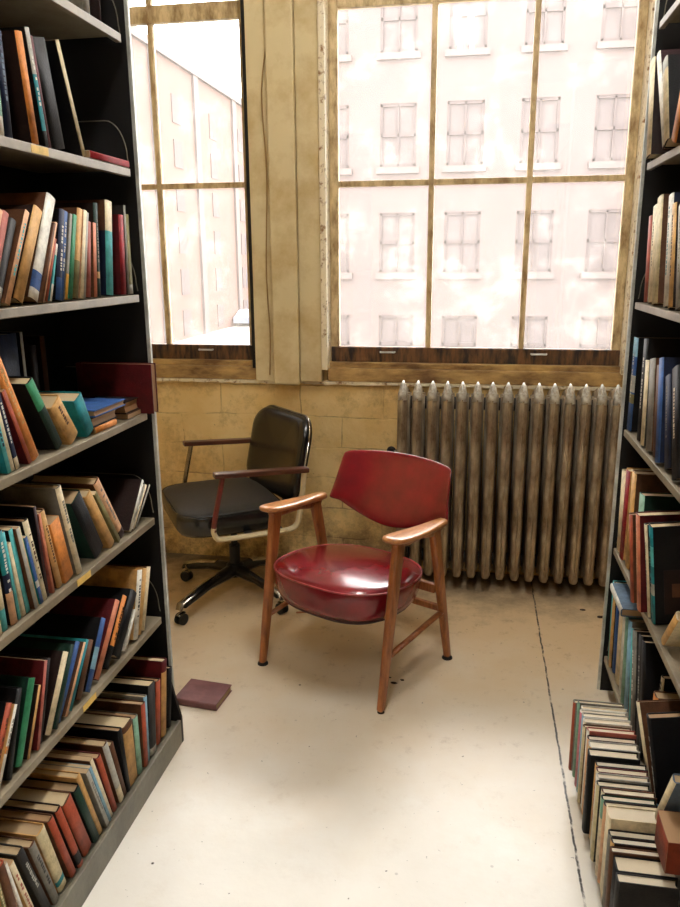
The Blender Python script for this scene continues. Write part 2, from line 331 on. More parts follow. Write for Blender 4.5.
# second building, seen obliquely through the left window
b2=thing('building','pale brick block with narrow windows running away behind the left window','building',(-22,55,-4.3))
X2=-22
def zrow(k): return 12.2-3.05*k
bm=bmesh.new(); box(bm,X2-14,X2,38,80,-4.3,15.6); rel(obj('wall',bm,EX2,b2),b2)
bm=bmesh.new()
for y in (44.5,52.2,60.4,70): box(bm,X2-.1,X2+.18,y,y+1.0,-4.3,15.6)
box(bm,X2-.1,X2+.25,38,80,15.3,15.9)
rel(obj('pale_pilaster',bm,M['esill'],b2),b2)
for y in (41,48.2,56.8,64.8,72.5):
    for k in range(6):
        z=zrow(k)
        bm=bmesh.new(); box(bm,X2-.1,X2+.06,y-.8,y+.8,z-.95,z+.95)
        rel(obj('window',bm,M['ewf'],b2),b2)
bm=bmesh.new(); box(bm,X2-9,X2-2,66,74,15.9,19); rel(obj('roof_house',bm,M['eroof'],b2),b2)
def car(x,y,m,label):
    t_=thing('car',label,'car',(x,y,-4.3),R(86))
    bm=bmesh.new(); prof=[(-2.1,.3),(-2.1,.85),(-1.3,.98),(-.7,1.42),(.7,1.42),(1.3,.95),(2.1,.8),(2.15,.3)]
    loft(bm,[[(p[0],s*.85,p[1]) for p in prof] for s in (-1,1)]); bmesh.ops.bevel(bm,geom=bm.edges[:],offset=.05,segments=2,affect='EDGES'); obj('car_body',bm,m,t_,smooth=True)
    for sx_ in (-1.3,1.3):
        for sy_ in (-.8,.8):
            bm=bmesh.new(); tube(bm,[(sx_,sy_-.1,.32),(sx_,sy_+.1,.32)],.32,16); obj('wheel',bm,M['rubber'],t_,smooth=True)
car(-20.9,70,M['car1'],'tiny blue-grey car parked on the street, seen through the left window')
# ---------------- added ceiling lamps, out of view, to brighten the room ----------------
for i,(x,y,lb) in enumerate(((-.1,2.1,'added fill lamp out of view over the red armchair'),(-.2,-.6,'added fill lamp out of view over the aisle'))):
    t_=thing('fill_lamp',lb,'lamp',(x,y,3.75),0,'added fill lamps over the aisle')
    bm=bmesh.new(); box(bm,-.14,.14,-.62,.62,-.07,0,bev=.01); obj('housing',bm,M['lampm'],t_)
    for s in (-.06,.06):
        bm=bmesh.new(); tube(bm,[(s,-.58,-.095),(s,.58,-.095)],.018,10); obj('fill_tube',bm,M['tube'],t_,smooth=True)
# ---------------- bookcases ----------------
def bookcase(name,label,side,xf,yend,y0,zs,top,base,dep=.27):
    t_=thing(name,label,'bookcase',(xf,yend,0))
    def part(n,bm,m,**k):
        o=obj(n,bm,m,t_,**k); o.location=(-xf,-yend,0); return o
    xb=xf+side*dep
    def X(a,b_): return (min(a,b_),max(a,b_))
    part('end_panel',BX(*X(xf,xb),yend,yend+.012,0,top),M['case'])
    part('edge_strip',BX(*X(xf-side*.010,xf+side*.004),yend+.001,yend+.014,0,top,bev=.002),M['strip'])
    part('back_panel',BX(*X(xb,xb+side*.01),y0,yend+.012,0,top),M['case'])
    part('end_panel',BX(*X(xf,xb),y0-.012,y0,0,top),M['case'])
    for z in zs:
        bm=bmesh.new(); box(bm,*X(xf+side*.001,xb),y0,yend-.03,z+.016,z+.0205)
        box(bm,*X(xf-side*.001,xf+side*.014),y0,yend-.032,z,z+.021,bev=.002)
        part('shelf',bm,M['shelf'])
        # curved bracket plate against the end panel
        pts=[(xf+side*.27,z+.03),(xf+side*.27,z+.13)]
        for k in range(9):
            a=R(90-90*k/8); pts.append((xf+side*(.075-.06*math.cos(a)),z+.05+.10*math.sin(a)))
        pts.append((xf+side*.012,z+.03))
        bm=bmesh.new(); loft(bm,[[(p[0],yend-.0095,p[1]) for p in pts],[(p[0],yend-.0075,p[1]) for p in pts]]); part('shelf_bracket',bm,M['case'])
        path=[(xf+side*.26,yend-.0095,z+.15)]+[(p[0],yend-.0095,p[1]) for p in pts[2:]]
        bm=bmesh.new(); tube(bm,path,.0016,6); part('bracket_rim',bm,M['basefront'])
    if base:
        xo=xf-side*.042
        bm=bmesh.new(); box(bm,*X(xo,xb),y0,yend-.03,.0,.079); box(bm,*X(xo-side*.002,xo+side*.012),y0,yend-.03,0,.085,bev=.003)
        part('base',bm,M['basefront'])
        prof=[(xf-side*.044,0),(xf-side*.044,.09),(xf-side*.012,.23),(xf-side*.002,.23),(xf-side*.002,0)]
        bm=bmesh.new(); loft(bm,[[(p[0],yend-.03,p[1]) for p in prof],[(p[0],yend-.018,p[1]) for p in prof]]); part('foot_plate',bm,M['case'])
    return t_,part
LZ=(2.112,1.776,1.437,1.094,.764,.431)
lb,lpart=bookcase('bookcase','black steel bookcase full of books on the left','left' and -1,-.952,2.125,.45,LZ,2.62,True)
for y,z in ((1.6375,1.776),(1.651,.764),(1.621,.431)):
    lpart('card_label',BX(-.9520,-.9500,y-.034,y+.034,z+.002,z+.019),M['tag'])
RZ=(2.205,1.812,1.392,.974,.552,.136)
rb,rpart=bookcase('bookcase','black steel bookcase full of books on the right, hiding the radiator end',1,.503,2.652,.6,RZ,2.62,False)
pl=obj('floor_plank',BX(.372,.502,.6,2.13,0,.052,bev=.004),M['basefront']); tag(pl,'low putty-coloured plinth on the floor before the right bookcase, under books','plinth')
COL={'russet': (122, 50, 28), 'cream': (224, 208, 172), 'white': (222, 218, 205), 'ivory': (205, 190, 150), 'black': (7, 6, 8), 'navy': (20, 30, 58), 'blue': (48, 84, 140), 'lblue': (128, 170, 190), 'teal': (28, 128, 136), 'aqua': (88, 186, 188), 'green': (50, 130, 90), 'dgreen': (18, 48, 36), 'olive': (120, 112, 70), 'grey': (120, 116, 106), 'dgrey': (44, 42, 40), 'ltgrey': (170, 168, 158), 'brown': (92, 58, 36), 'dbrown': (34, 18, 14), 'tan': (204, 158, 96), 'orange': (214, 134, 62), 'terra': (160, 74, 48), 'salmon': (196, 120, 88), 'red': (140, 26, 32), 'dred': (84, 16, 20), 'maroon': (44, 10, 12), 'pink': (205, 120, 130), 'rose': (170, 92, 78), 'mint': (130, 170, 145), 'yellow': (225, 160, 50), 'bluegrey': (90, 110, 130), 'peach': (214, 165, 125)}
ROWS={'L1': (-1, -0.965, 1.799, 'second shelf of left bookcase'), 'L2': (-1, -0.962, 1.46, 'third shelf of left bookcase'), 'L3': (-1, -0.962, 1.117, 'fourth shelf of left bookcase'), 'L4': (-1, -0.962, 0.787, 'fifth shelf of left bookcase'), 'L5': (-1, -0.962, 0.454, 'sixth shelf of left bookcase'), 'L6': (-1, -0.922, 0.087, 'bottom shelf of left bookcase'), 'R1': (1, 0.482, 1.835, 'second shelf of right bookcase'), 'R2': (1, 0.508, 1.415, 'third shelf of right bookcase'), 'R3': (1, 0.508, 0.997, 'fourth shelf of right bookcase'), 'R4': (1, 0.508, 0.575, 'fifth shelf of right bookcase'), 'R5': (1, 0.508, 0.159, 'sixth shelf of right bookcase')}
BOOKS=[
 ('L1', 'tall cream-edged black', 'ivory', 'black', 1.8595, 0.3368, 0.0169, 0.2525, 0.17, {}),
 ('L1', 'thick plain black', 'black', 'black', 1.7614, 0.2108, 0.0525, 0.2308, 0.17, {}),
 ('L1', 'thin dark red', 'dred', 'dred', 1.7123, 0.1612, 0.0125, 0.227, 0.17, {}),
 ('L1', 'black-footed teal', 'teal', 'black', 1.6918, 0.1579, 0.0169, 0.2371, 0.17, {'bands': [(0, 0.14, 'black'), (0.62, 1, 'ltgrey')], 'txt': 'white'}),
 ('L1', 'orange-spined brown', 'orange', 'dbrown', 1.6513, 0.1156, 0.0239, 0.2205, 0.17, {}),
 ('L1', 'dark navy', 'navy', 'black', 1.5598, 0.0123, 0.022, 0.2058, 0.17, {'txt': 'bluegrey'}),
 ('L1', 'pale green mottled', 'mint', 'mint', 1.5266, -0.0212, 0.0286, 0.1971, 0.17, {'bands': [(0, 0.2, 'white')]}),
 ('L2', 'grey-green', 'grey', 'grey', 2.0778, -0.0189, 0.0255, 0.2164, 0.19, {'bands': [(0, 0.12, 'ltgrey'), (0.12, 1, 'olive')]}),
 ('L2', 'slim tall grey', 'grey', 'dgrey', 2.0514, -0.0506, 0.0119, 0.2394, 0.19, {}),
 ('L2', 'cherry red', 'red', 'dred', 2.0211, -0.0767, 0.0263, 0.2121, 0.19, {}),
 ('L2', 'cream and turquoise', 'cream', 'brown', 1.9488, -0.1315, 0.0349, 0.2447, 0.19, {'bands': [(0, 0.68, 'aqua')], 'bandc': 'navy'}),
 ('L2', 'dark olive gold-banded', 'dgreen', 'dbrown', 1.8853, -0.088, 0.0173, 0.2347, 0.19, {'txt': 'grey', 'bands': [(0.2, 0.27, 'tan')]}),
 ('L2', 'slim pinkish tan', 'salmon', 'brown', 1.8564, -0.133, 0.0163, 0.1855, 0.19, {}),
 ('L2', 'plain rose', 'rose', 'maroon', 1.8263, -0.1767, 0.0204, 0.1882, 0.19, {}),
 ('L2', 'grey-white', 'ltgrey', 'grey', 1.7952, -0.2479, 0.0102, 0.2132, 0.19, {}),
 ('L2', 'tall cream', 'cream', 'peach', 1.7791, -0.257, 0.0158, 0.2175, 0.19, {}),
 ('L2', 'tan olive-footed', 'tan', 'brown', 1.7533, -0.2776, 0.0218, 0.2198, 0.19, {'bands': [(0, 0.42, 'olive')]}),
 ('L2', 'mid green', 'green', 'green', 1.7294, -0.2832, 0.0157, 0.2053, 0.19, {}),
 ('L2', 'slim grey yellow-footed', 'grey', 'grey', 1.7116, -0.2913, 0.0112, 0.2074, 0.19, {'bands': [(0, 0.3, 'yellow')]}),
 ('L2', 'bright blue', 'blue', 'blue', 1.6968, -0.2776, 0.0151, 0.2115, 0.19, {'txt': 'white'}),
 ('L2', 'white-lettered navy', 'navy', 'black', 1.6767, -0.2554, 0.0192, 0.2123, 0.19, {'txt': 'white', 'bands': [(0, 0.25, 'blue')]}),
 ('L2', 'slim white and teal', 'white', 'teal', 1.6444, -0.3733, 0.0077, 0.1378, 0.19, {'bands': [(0.3, 0.8, 'aqua')]}),
 ('L2', 'short chestnut', 'terra', 'brown', 1.6249, -0.4389, 0.0083, 0.1542, 0.19, {}),
 ('L2', 'slim pinkish cream', 'peach', 'peach', 1.6093, -0.468, 0.008, 0.1967, 0.19, {}),
 ('L2', 'slim walnut brown', 'brown', 'brown', 1.5992, -0.4646, 0.0077, 0.1943, 0.19, {}),
 ('L2', 'tall whitish blue-labelled', 'white', 'brown', 1.5741, -0.4783, 0.0358, 0.2546, 0.19, {'bands': [(0.1, 0.26, 'blue')]}),
 ('L2', 'thick golden tan', 'tan', 'dbrown', 1.5121, -0.5318, 0.0331, 0.2264, 0.19, {}),
 ('L2', 'cream and aqua lettered', 'peach', 'brown', 1.4682, -0.5207, 0.0167, 0.2208, 0.19, {'txt': 'aqua'}),
 ('L2', 'worn charcoal', 'dgrey', 'dgrey', 1.4444, -0.4931, 0.0216, 0.1942, 0.19, {'bands': [(0, 0.2, 'ltgrey')]}),
 ('L2', 'rosy cream', 'rose', 'dbrown', 1.418, -0.4534, 0.0235, 0.2053, 0.19, {'bands': [(0, 0.5, 'peach')]}),
 ('L2', 'pale brown-topped', 'peach', 'brown', 1.3873, -0.4626, 0.0218, 0.2112, 0.19, {}),
 ('L3', 'teal white-striped', 'teal', 'teal', 1.7707, 0.4484, 0.0421, 0.1109, 0.14, {'bands': []}),
 ('L3', 'small tan printed', 'tan', 'tan', 1.6861, 0.5979, 0.0471, 0.125, 0.13, {'txt': 'brown'}),
 ('L3', 'thick dark green tattered', 'dgreen', 'black', 1.6268, 0.5142, 0.0288, 0.1973, 0.18, {'bands': [(0.6, 1, 'green')]}),
 ('L3', 'thick orange-tan', 'orange', 'tan', 1.5184, 0.406, 0.0296, 0.2586, 0.18, {'txt': 'tan'}),
 ('L3', 'brick red', 'terra', 'dred', 1.4893, 0.3756, 0.0134, 0.1849, 0.18, {}),
 ('L3', 'navy white-lettered', 'navy', 'navy', 1.4457, 0.2264, 0.0147, 0.1878, 0.18, {'txt': 'white', 'bands': [(0, 0.14, 'cream')]}),
 ('L3', 'cream blue-footed', 'cream', 'tan', 1.4264, 0.2045, 0.0138, 0.1801, 0.18, {}),
 ('L3', 'aqua', 'aqua', 'teal', 1.4102, 0.1946, 0.0134, 0.1529, 0.18, {'txt': 'navy'}),
 ('L3', 'thick tan', 'tan', 'brown', 1.3767, 0.0925, 0.0205, 0.1654, 0.18, {}),
 ('L4', 'pale pink printed', 'peach', 'brown', 1.9093, 0.5589, 0.0296, 0.2313, 0.19, {'txt': 'grey', 'bands': [(0, 0.12, 'maroon')]}),
 ('L4', 'slim olive', 'olive', 'olive', 1.8748, 0.5674, 0.0147, 0.2059, 0.19, {}),
 ('L4', 'ochre', 'tan', 'tan', 1.8373, 0.5325, 0.0295, 0.2076, 0.19, {}),
 ('L4', 'thick black', 'black', 'dgreen', 1.7708, 0.4778, 0.0525, 0.2045, 0.19, {}),
 ('L4', 'tattered tall cream', 'cream', 'grey', 1.654, 0.2414, 0.0221, 0.2495, 0.19, {'txt': 'grey'}),
 ('L4', 'manila orange', 'orange', 'orange', 1.6077, 0.2364, 0.0422, 0.17, 0.19, {'soft': 1}),
 ('L4', 'worn tan lettered', 'tan', 'brown', 1.5678, 0.2046, 0.0207, 0.2105, 0.19, {'txt': 'brown'}),
 ('L4', 'slim salmon', 'salmon', 'rose', 1.5345, 0.1233, 0.009, 0.2074, 0.19, {}),
 ('L4', 'tall black red-edged', 'maroon', 'black', 1.5127, 0.0698, 0.0099, 0.2275, 0.19, {}),
 ('L4', 'printed cream', 'cream', 'black', 1.4973, 0.2006, 0.0182, 0.2118, 0.19, {'txt': 'brown'}),
 ('L4', 'short blue', 'blue', 'teal', 1.4767, 0.1988, 0.0121, 0.1769, 0.19, {'bands': [(0.25, 0.35, 'white')]}),
 ('L4', 'greyish beige', 'ivory', 'grey', 1.4619, 0.1805, 0.0092, 0.2057, 0.19, {}),
 ('L4', 'slim greyish cream', 'ltgrey', 'brown', 1.4504, 0.1778, 0.0101, 0.2079, 0.19, {}),
 ('L4', 'bright turquoise', 'aqua', 'black', 1.4299, 0.1454, 0.0151, 0.209, 0.19, {}),
 ('L4', 'slim cream', 'cream', 'cream', 1.4133, 0.1385, 0.0117, 0.1809, 0.19, {}),
 ('L4', 'turquoise', 'aqua', 'teal', 1.3956, 0.1055, 0.0091, 0.2108, 0.19, {}),
 ('L4', 'peach-footed teal lettered', 'teal', 'black', 1.3733, 0.0758, 0.0213, 0.2178, 0.19, {'bands': [(0, 0.35, 'peach'), (0.35, 0.55, 'navy')], 'txt': 'white'}),
 ('L4', 'cream aqua-footed', 'ivory', 'tan', 1.3423, 0.052, 0.0187, 0.1985, 0.19, {'bands': [(0, 0.25, 'aqua')]}),
 ('L4', 'short plain cream', 'cream', 'tan', 1.3163, 0.0896, 0.0213, 0.181, 0.19, {}),
 ('L5', 'last cream', 'cream', 'brown', 1.9854, -0.3877, 0.0235, 0.1933, 0.19, {}),
 ('L5', 'buff', 'tan', 'tan', 1.9592, -0.3739, 0.0209, 0.1997, 0.19, {}),
 ('L5', 'white black-lettered', 'white', 'tan', 1.9296, -0.3066, 0.0284, 0.2063, 0.19, {'txt': 'black'}),
 ('L5', 'plain white', 'white', 'white', 1.8539, -0.7254, 0.0136, 0.1235, 0.19, {}),
 ('L5', 'broad jet black', 'black', 'black', 1.8038, -0.7814, 0.042, 0.1958, 0.19, {}),
 ('L5', 'black orange-striped', 'orange', 'black', 1.7529, -0.7441, 0.0216, 0.2079, 0.19, {'bands': [(0, 0.3, 'black')], 'txt': 'dbrown'}),
 ('L5', 'orange-salmon', 'salmon', 'dred', 1.6937, -0.757, 0.0231, 0.2209, 0.19, {}),
 ('L5', 'tall blue-spined black', 'blue', 'black', 1.6351, -0.6432, 0.0223, 0.1924, 0.19, {'bands': [(0.3, 0.6, 'lblue')]}),
 ('L5', 'rough brown', 'brown', 'dbrown', 1.5967, -0.6082, 0.0223, 0.1524, 0.19, {}),
 ('L5', 'slim emerald', 'teal', 'teal', 1.5519, -0.6848, 0.0124, 0.1784, 0.19, {}),
 ('L5', 'slim peach', 'peach', 'brown', 1.5282, -0.7002, 0.0105, 0.1839, 0.19, {}),
 ('L5', 'cobalt blue', 'blue', 'black', 1.4972, -0.6895, 0.0187, 0.1969, 0.19, {}),
 ('L5', 'bottle green', 'dgreen', 'dgreen', 1.4743, -0.5894, 0.0153, 0.2002, 0.19, {}),
 ('L5', 'tall cream and dark brown', 'cream', 'dbrown', 1.4463, -0.6154, 0.0218, 0.194, 0.19, {}),
 ('L5', 'short black arched', 'black', 'black', 1.4169, -0.3695, 0.019, 0.1951, 0.19, {}),
 ('L5', 'pink-spined maroon', 'rose', 'dred', 1.3959, -0.3428, 0.0115, 0.2036, 0.19, {}),
 ('L5', 'gold-spined brown', 'tan', 'dbrown', 1.3607, -0.4777, 0.0096, 0.1628, 0.19, {}),
 ('L5', 'emerald green', 'green', 'dgreen', 1.3302, -0.469, 0.0228, 0.1912, 0.19, {'bands': [(0.06, 0.98, 'green')]}),
 ('L5', 'worn-topped black', 'black', 'black', 1.2889, -0.3887, 0.0171, 0.1933, 0.19, {}),
 ('L5', 'white orange-spotted', 'white', 'tan', 1.2382, -0.5653, 0.0103, 0.1842, 0.19, {'bands': [(0.45, 0.53, 'orange')], 'txt': 'grey'}),
 ('L5', 'broad terracotta', 'terra', 'black', 1.2213, -0.5663, 0.0181, 0.1942, 0.19, {'txt': 'brown'}),
 ('L6', 'small black end', 'black', 'black', 2.0462, -0.197, 0.0251, 0.1954, 0.17, {}),
 ('L6', 'tall russet', 'tan', 'dred', 1.999, -0.1733, 0.0352, 0.2453, 0.17, {'bands': [(0.85, 1, 'dred')]}),
 ('L6', 'burnt orange', 'terra', 'dbrown', 1.9564, -0.1595, 0.0311, 0.2049, 0.17, {}),
 ('L6', 'black grey-spined', 'dgrey', 'black', 1.9121, -0.0968, 0.0423, 0.2253, 0.17, {'bands': [(0, 0.1, 'ltgrey')]}),
 ('L6', 'powder blue', 'lblue', 'grey', 1.8775, -0.0512, 0.0171, 0.2105, 0.17, {}),
 ('L6', 'slim terracotta', 'terra', 'brown', 1.8537, -0.0438, 0.0228, 0.2032, 0.17, {}),
 ('L6', 'pistachio', 'mint', 'grey', 1.8214, 0.0185, 0.0263, 0.1872, 0.17, {}),
 ('L6', 'thick bark tan', 'brown', 'brown', 1.7782, 0.0382, 0.0549, 0.1975, 0.17, {'bands': [(0.0, 0.9, 'tan')]}),
 ('L6', 'coal black', 'black', 'black', 1.7404, 0.1071, 0.0188, 0.2123, 0.17, {}),
 ('L6', 'leaning bark brown', 'brown', 'brown', 1.7207, 0.2541, 0.0188, 0.2044, 0.17, {}),
 ('L6', 'tan cream-footed', 'ltgrey', 'brown', 1.6978, 0.2785, 0.023, 0.2311, 0.17, {'bands': [(0, 0.25, 'cream')]}),
 ('L6', 'slim rust red', 'terra', 'dred', 1.6578, 0.2808, 0.0199, 0.2197, 0.17, {}),
 ('L6', 'bone', 'cream', 'brown', 1.6328, 0.3139, 0.0141, 0.2418, 0.17, {}),
 ('L6', 'slim sky blue', 'lblue', 'lblue', 1.6192, 0.3322, 0.0101, 0.2316, 0.17, {}),
 ('L6', 'pale speckled grey', 'ltgrey', 'grey', 1.6001, 0.3274, 0.0147, 0.2315, 0.17, {'txt': 'grey'}),
 ('L6', 'slim beige', 'tan', 'tan', 1.5703, 0.3264, 0.0183, 0.2434, 0.17, {}),
 ('L6', 'thick blackish teal', 'dgreen', 'black', 1.5453, 0.3257, 0.0257, 0.2178, 0.21, {'bands': [(0, 0.5, 'dgreen')]}),
 ('L6', 'thick brick orange', 'terra', 'brown', 1.5036, 0.3285, 0.0403, 0.2157, 0.17, {}),
 ('L6', 'rust black-footed', 'terra', 'dbrown', 1.4584, 0.3114, 0.0215, 0.2302, 0.17, {'bands': [(0.06, 0.24, 'black')]}),
 ('L6', 'rust', 'terra', 'brown', 1.4271, 0.3054, 0.0218, 0.2257, 0.17, {}),
 ('L6', 'cream green-figured', 'ivory', 'tan', 1.3843, 0.2754, 0.0332, 0.2202, 0.17, {'bands': [(0.1, 0.18, 'teal'), (0.22, 0.3, 'ivory')], 'txt': 'ivory'}),
 ('L6', 'grey and umber', 'grey', 'brown', 1.3448, 0.2942, 0.0219, 0.2245, 0.17, {'txt': 'dgrey'}),
 ('L6', 'slate grey banded', 'dgrey', 'dgrey', 1.3165, 0.3135, 0.0236, 0.2394, 0.17, {'txt': 'ltgrey'}),
 ('L6', 'cream red-marked', 'cream', 'tan', 1.2753, 0.2778, 0.0163, 0.2356, 0.17, {'txt': 'rose'}),
 ('L6', 'slim white', 'white', 'ltgrey', 1.2457, 0.2141, 0.0108, 0.247, 0.17, {}),
 ('L6', 'broad brown', 'brown', 'terra', 1.2176, 0.177, 0.024, 0.2634, 0.17, {}),
 ('L6', 'olive cream', 'olive', 'tan', 1.1851, 0.1252, 0.0125, 0.2547, 0.17, {'txt': 'ivory'}),
 ('L6', 'buttery cream', 'ivory', 'tan', 1.158, 0.1341, 0.02, 0.2448, 0.17, {}),
 ('R1', 'cream-spined dark brown', 'cream', 'dbrown', 2.5308, -0.1975, 0.0512, 0.2804, 0.18, {}),
 ('R1', 'white purple-edged', 'white', 'maroon', 2.332, -0.6038, 0.0332, 0.3262, 0.18, {}),
 ('R1', 'cream white-labelled black', 'cream', 'black', 2.2874, -0.4545, 0.0462, 0.2514, 0.18, {'bands': [(0.86, 1, 'ltgrey')]}),
 ('R1', 'slanting orange', 'orange', 'dbrown', 2.2302, 0.4305, 0.0485, 0.1462, 0.18, {}),
 ('R2', 'pinkish grey', 'rose', 'grey', 2.5233, -0.1266, 0.0331, 0.2585, 0.18, {}),
 ('R2', 'tall ivory lettered', 'cream', 'brown', 2.4642, -0.1431, 0.06, 0.2852, 0.18, {'txt': 'grey'}),
 ('R2', 'bone brown-faced', 'ivory', 'brown', 2.373, -0.1626, 0.06, 0.3043, 0.2, {}),
 ('R2', 'aqua-lettered white', 'white', 'navy', 2.2514, -0.1905, 0.0456, 0.3027, 0.18, {'txt': 'teal'}),
 ('R2', 'narrow orange', 'tan', 'dbrown', 2.1975, -0.2257, 0.0354, 0.2777, 0.18, {'txt': 'black'}),
 ('R2', 'mottled grey', 'ltgrey', 'grey', 2.1185, -0.277, 0.06, 0.2731, 0.18, {'txt': 'olive'}),
 ('R2', 'brown outermost', 'brown', 'brown', 2.0332, -0.3173, 0.0544, 0.2779, 0.18, {}),
 ('R3', 'multicoloured blue', 'blue', 'black', 2.5994, -0.0303, 0.06, 0.3044, 0.18, {'bands': [(0.8, 1, 'lblue'), (0.42, 0.6, 'ltgrey'), (0.3, 0.4, 'olive'), (0.0, 0.3, 'blue')], 'txt': 'white'}),
 ('R3', 'white-lettered black', 'black', 'black', 2.4417, -0.0858, 0.0538, 0.3135, 0.18, {'txt': 'white'}),
 ('R3', 'narrow ivory', 'cream', 'dgrey', 2.3728, -0.1244, 0.038, 0.2569, 0.18, {}),
 ('R3', 'rough taupe', 'grey', 'brown', 2.2912, -0.1995, 0.06, 0.2681, 0.18, {}),
 ('R3', 'umber', 'brown', 'dbrown', 2.2164, -0.2097, 0.0483, 0.2611, 0.18, {}),
 ('R3', 'bright azure', 'blue', 'navy', 2.1573, -0.2235, 0.0426, 0.2886, 0.18, {}),
 ('R3', 'thick navy ruled', 'navy', 'black', 2.0748, -0.3551, 0.0522, 0.2526, 0.18, {'txt': 'grey'}),
 ('R3', 'black silver-lettered', 'black', 'black', 1.9677, -0.3733, 0.06, 0.2894, 0.18, {'txt': 'cream'}),
 ('R4', 'thick cream', 'cream', 'cream', 2.582, -0.0965, 0.06, 0.2796, 0.19, {}),
 ('R4', 'crimson-spined', 'red', 'tan', 2.5245, -0.0198, 0.0528, 0.3046, 0.19, {}),
 ('R4', 'tan wood-grained', 'tan', 'brown', 2.4425, -0.0516, 0.0568, 0.3158, 0.19, {}),
 ('R4', 'jade green', 'teal', 'dgreen', 2.2868, -0.1032, 0.06, 0.2867, 0.19, {'bands': [(0, 1, 'mint')]}),
 ('R5', 'farthest aqua', 'aqua', 'aqua', 2.5836, -0.1088, 0.0481, 0.2869, 0.2, {}),
 ('R5', 'orange-spined black', 'tan', 'black', 2.5431, -0.0896, 0.031, 0.3048, 0.2, {'eo': 1}),
 ('R5', 'sapphire blue', 'blue', 'blue', 2.5065, -0.0996, 0.0344, 0.2514, 0.2, {}),
 ('R5', 'wide white', 'cream', 'cream', 2.4361, -0.105, 0.06, 0.2699, 0.2, {}),
 ('R5', 'soft white', 'white', 'ivory', 2.3599, -0.1658, 0.0467, 0.2797, 0.2, {}),
 ('R5', 'seafoam', 'mint', 'teal', 2.3109, -0.1327, 0.0339, 0.2883, 0.2, {}),
 ('R5', 'pale aqua', 'lblue', 'grey', 2.2527, -0.1731, 0.0415, 0.2963, 0.2, {}),
 ('R5', 'grey teal', 'aqua', 'grey', 2.1849, -0.277, 0.0292, 0.2951, 0.2, {}),
 ('R5', 'grey-green lettered', 'grey', 'dgrey', 2.134, -0.3102, 0.0489, 0.3062, 0.2, {'txt': 'white'}),
 ('R5', 'silver lettered', 'dgrey', 'black', 2.0814, -0.3025, 0.0466, 0.318, 0.2, {'txt': 'ltgrey'}),
 ('R5', 'narrow black', 'black', 'black', 2.0254, -0.2841, 0.0396, 0.3286, 0.2, {}),
]

CM={}
def cm(c):
    if c not in CM:
        col=COL[c]; CM[c]=mat('cloth_'+c,col,.55,noise=.28,nscale=26,bump=.25,bscale=220,thr=(.3,.6),spec=.22)
    return CM[c]
def book_meshes(side,t_,h,dep,sc,cc,opt,rnd):
    hard=t_>.017 and not opt.get('soft'); bt=.0026 if hard else .0007; ov=.003 if hard else .0003
    names=[sc,cc]; lv=[0,h]; bands=opt.get('bands') or []
    for a,b_,c in bands:
        lv+= [a*h,b_*h]
        if c not in names: names.append(c)
    if opt.get('bandc') and opt['bandc'] not in names: names.append(opt['bandc'])
    lv=sorted(set(round(v_,5) for v_ in lv))
    rb_=.0035 if hard else .001
    outer=[(dep,-t_/2),(rb_*1.6,-t_/2),(rb_*.5,-t_*.42),(0,-t_*.2),(0,t_*.2),(rb_*.5,t_*.42),(rb_*1.6,t_/2),(dep,t_/2)]
    ti=t_/2-bt
    inner=[(dep,ti),(rb_*1.6,ti),(rb_*1.2,ti*.8),(rb_*1.2,-ti*.8),(rb_*1.6,-ti),(dep,-ti)]
    prof=outer+inner; n=len(prof); bm=bmesh.new()
    V=[[bm.verts.new((side*p[0],p[1],z)) for p in prof] for z in lv]
    for k,(A,B) in enumerate(zip(V,V[1:])):
        zc=(lv[k]+lv[k+1])/2/h; mi=0; mb=1
        for a,b_,c in bands:
            if a<=zc<=b_: mi=names.index(c); mb=names.index(opt['bandc']) if opt.get('bandc') else 1
        for i in range(n):
            f=bm.faces.new((A[i],A[(i+1)%n],B[(i+1)%n],B[i]))
            f.material_index=mi if 1<=i<=5 else mb
            if 1<=i<=5: f.smooth=True
    # end rims: quads between outer and inner contours
    oi_=[0,1,2,3,4,5,6,7]; ii_=[13,12,12,11,10,9,9,8]
    for ring in (V[0],V[-1]):
        for k in range(7):
            q=[ring[oi_[k]],ring[oi_[k+1]],ring[ii_[k+1]],ring[ii_[k]]]
            if q[2] is q[3]: q=q[:3]
            f=bm.faces.new(q); f.material_index=1
    pg=bmesh.new(); d1=dep-ov; r_=[]
    for z in (ov,h-ov):
        r_.append([(side*(rb_*1.3),-ti+.0002,z),(side*(rb_*1.3),ti-.0002,z),(side*(d1),ti-.0002,z),(side*(d1-(.003 if hard else 0)),0,z),(side*d1,-ti+.0002,z)])
    loft(pg,r_)
    tx=None
    if opt.get('txt'):
        tx=bmesh.new(); z=h*rnd.uniform(.80,.9); zend=h*rnd.uniform(.28,.4); w_=min(t_*.22,.006)
        while z>zend:
            l=rnd.uniform(.003,.0095); off=rnd.uniform(-.12,.12)*w_
            box(tx,*sorted((-side*.0004,side*.0003)),off-w_*rnd.uniform(.5,.9),off+w_*rnd.uniform(.5,.9),z-l,z); z-=l+rnd.uniform(.002,.004)
            if rnd.random()<.14: z-=.012
    return bm,pg,tx,[cm(x) for x in names]
def book(side,x,y,z,lean,t_,h,dep,sc,cc,opt,label,group,rot=None):
    rnd=random.Random(label)
    bm,pg,tx,ms=book_meshes(side,t_,h,dep,sc,cc,opt,rnd)
    o=obj('book',bm,ms); tag(o,label,'book',group)
    obj('page_block',pg,M['pages'],o)
    if opt.get('lp'): o.children[0].data.materials[0]=M['pagesl']
    if tx: obj('spine_title',tx,cm(opt['txt']),o)
    o.location=(x,y,z); o.rotation_euler=rot or (lean,0,0)
    return o
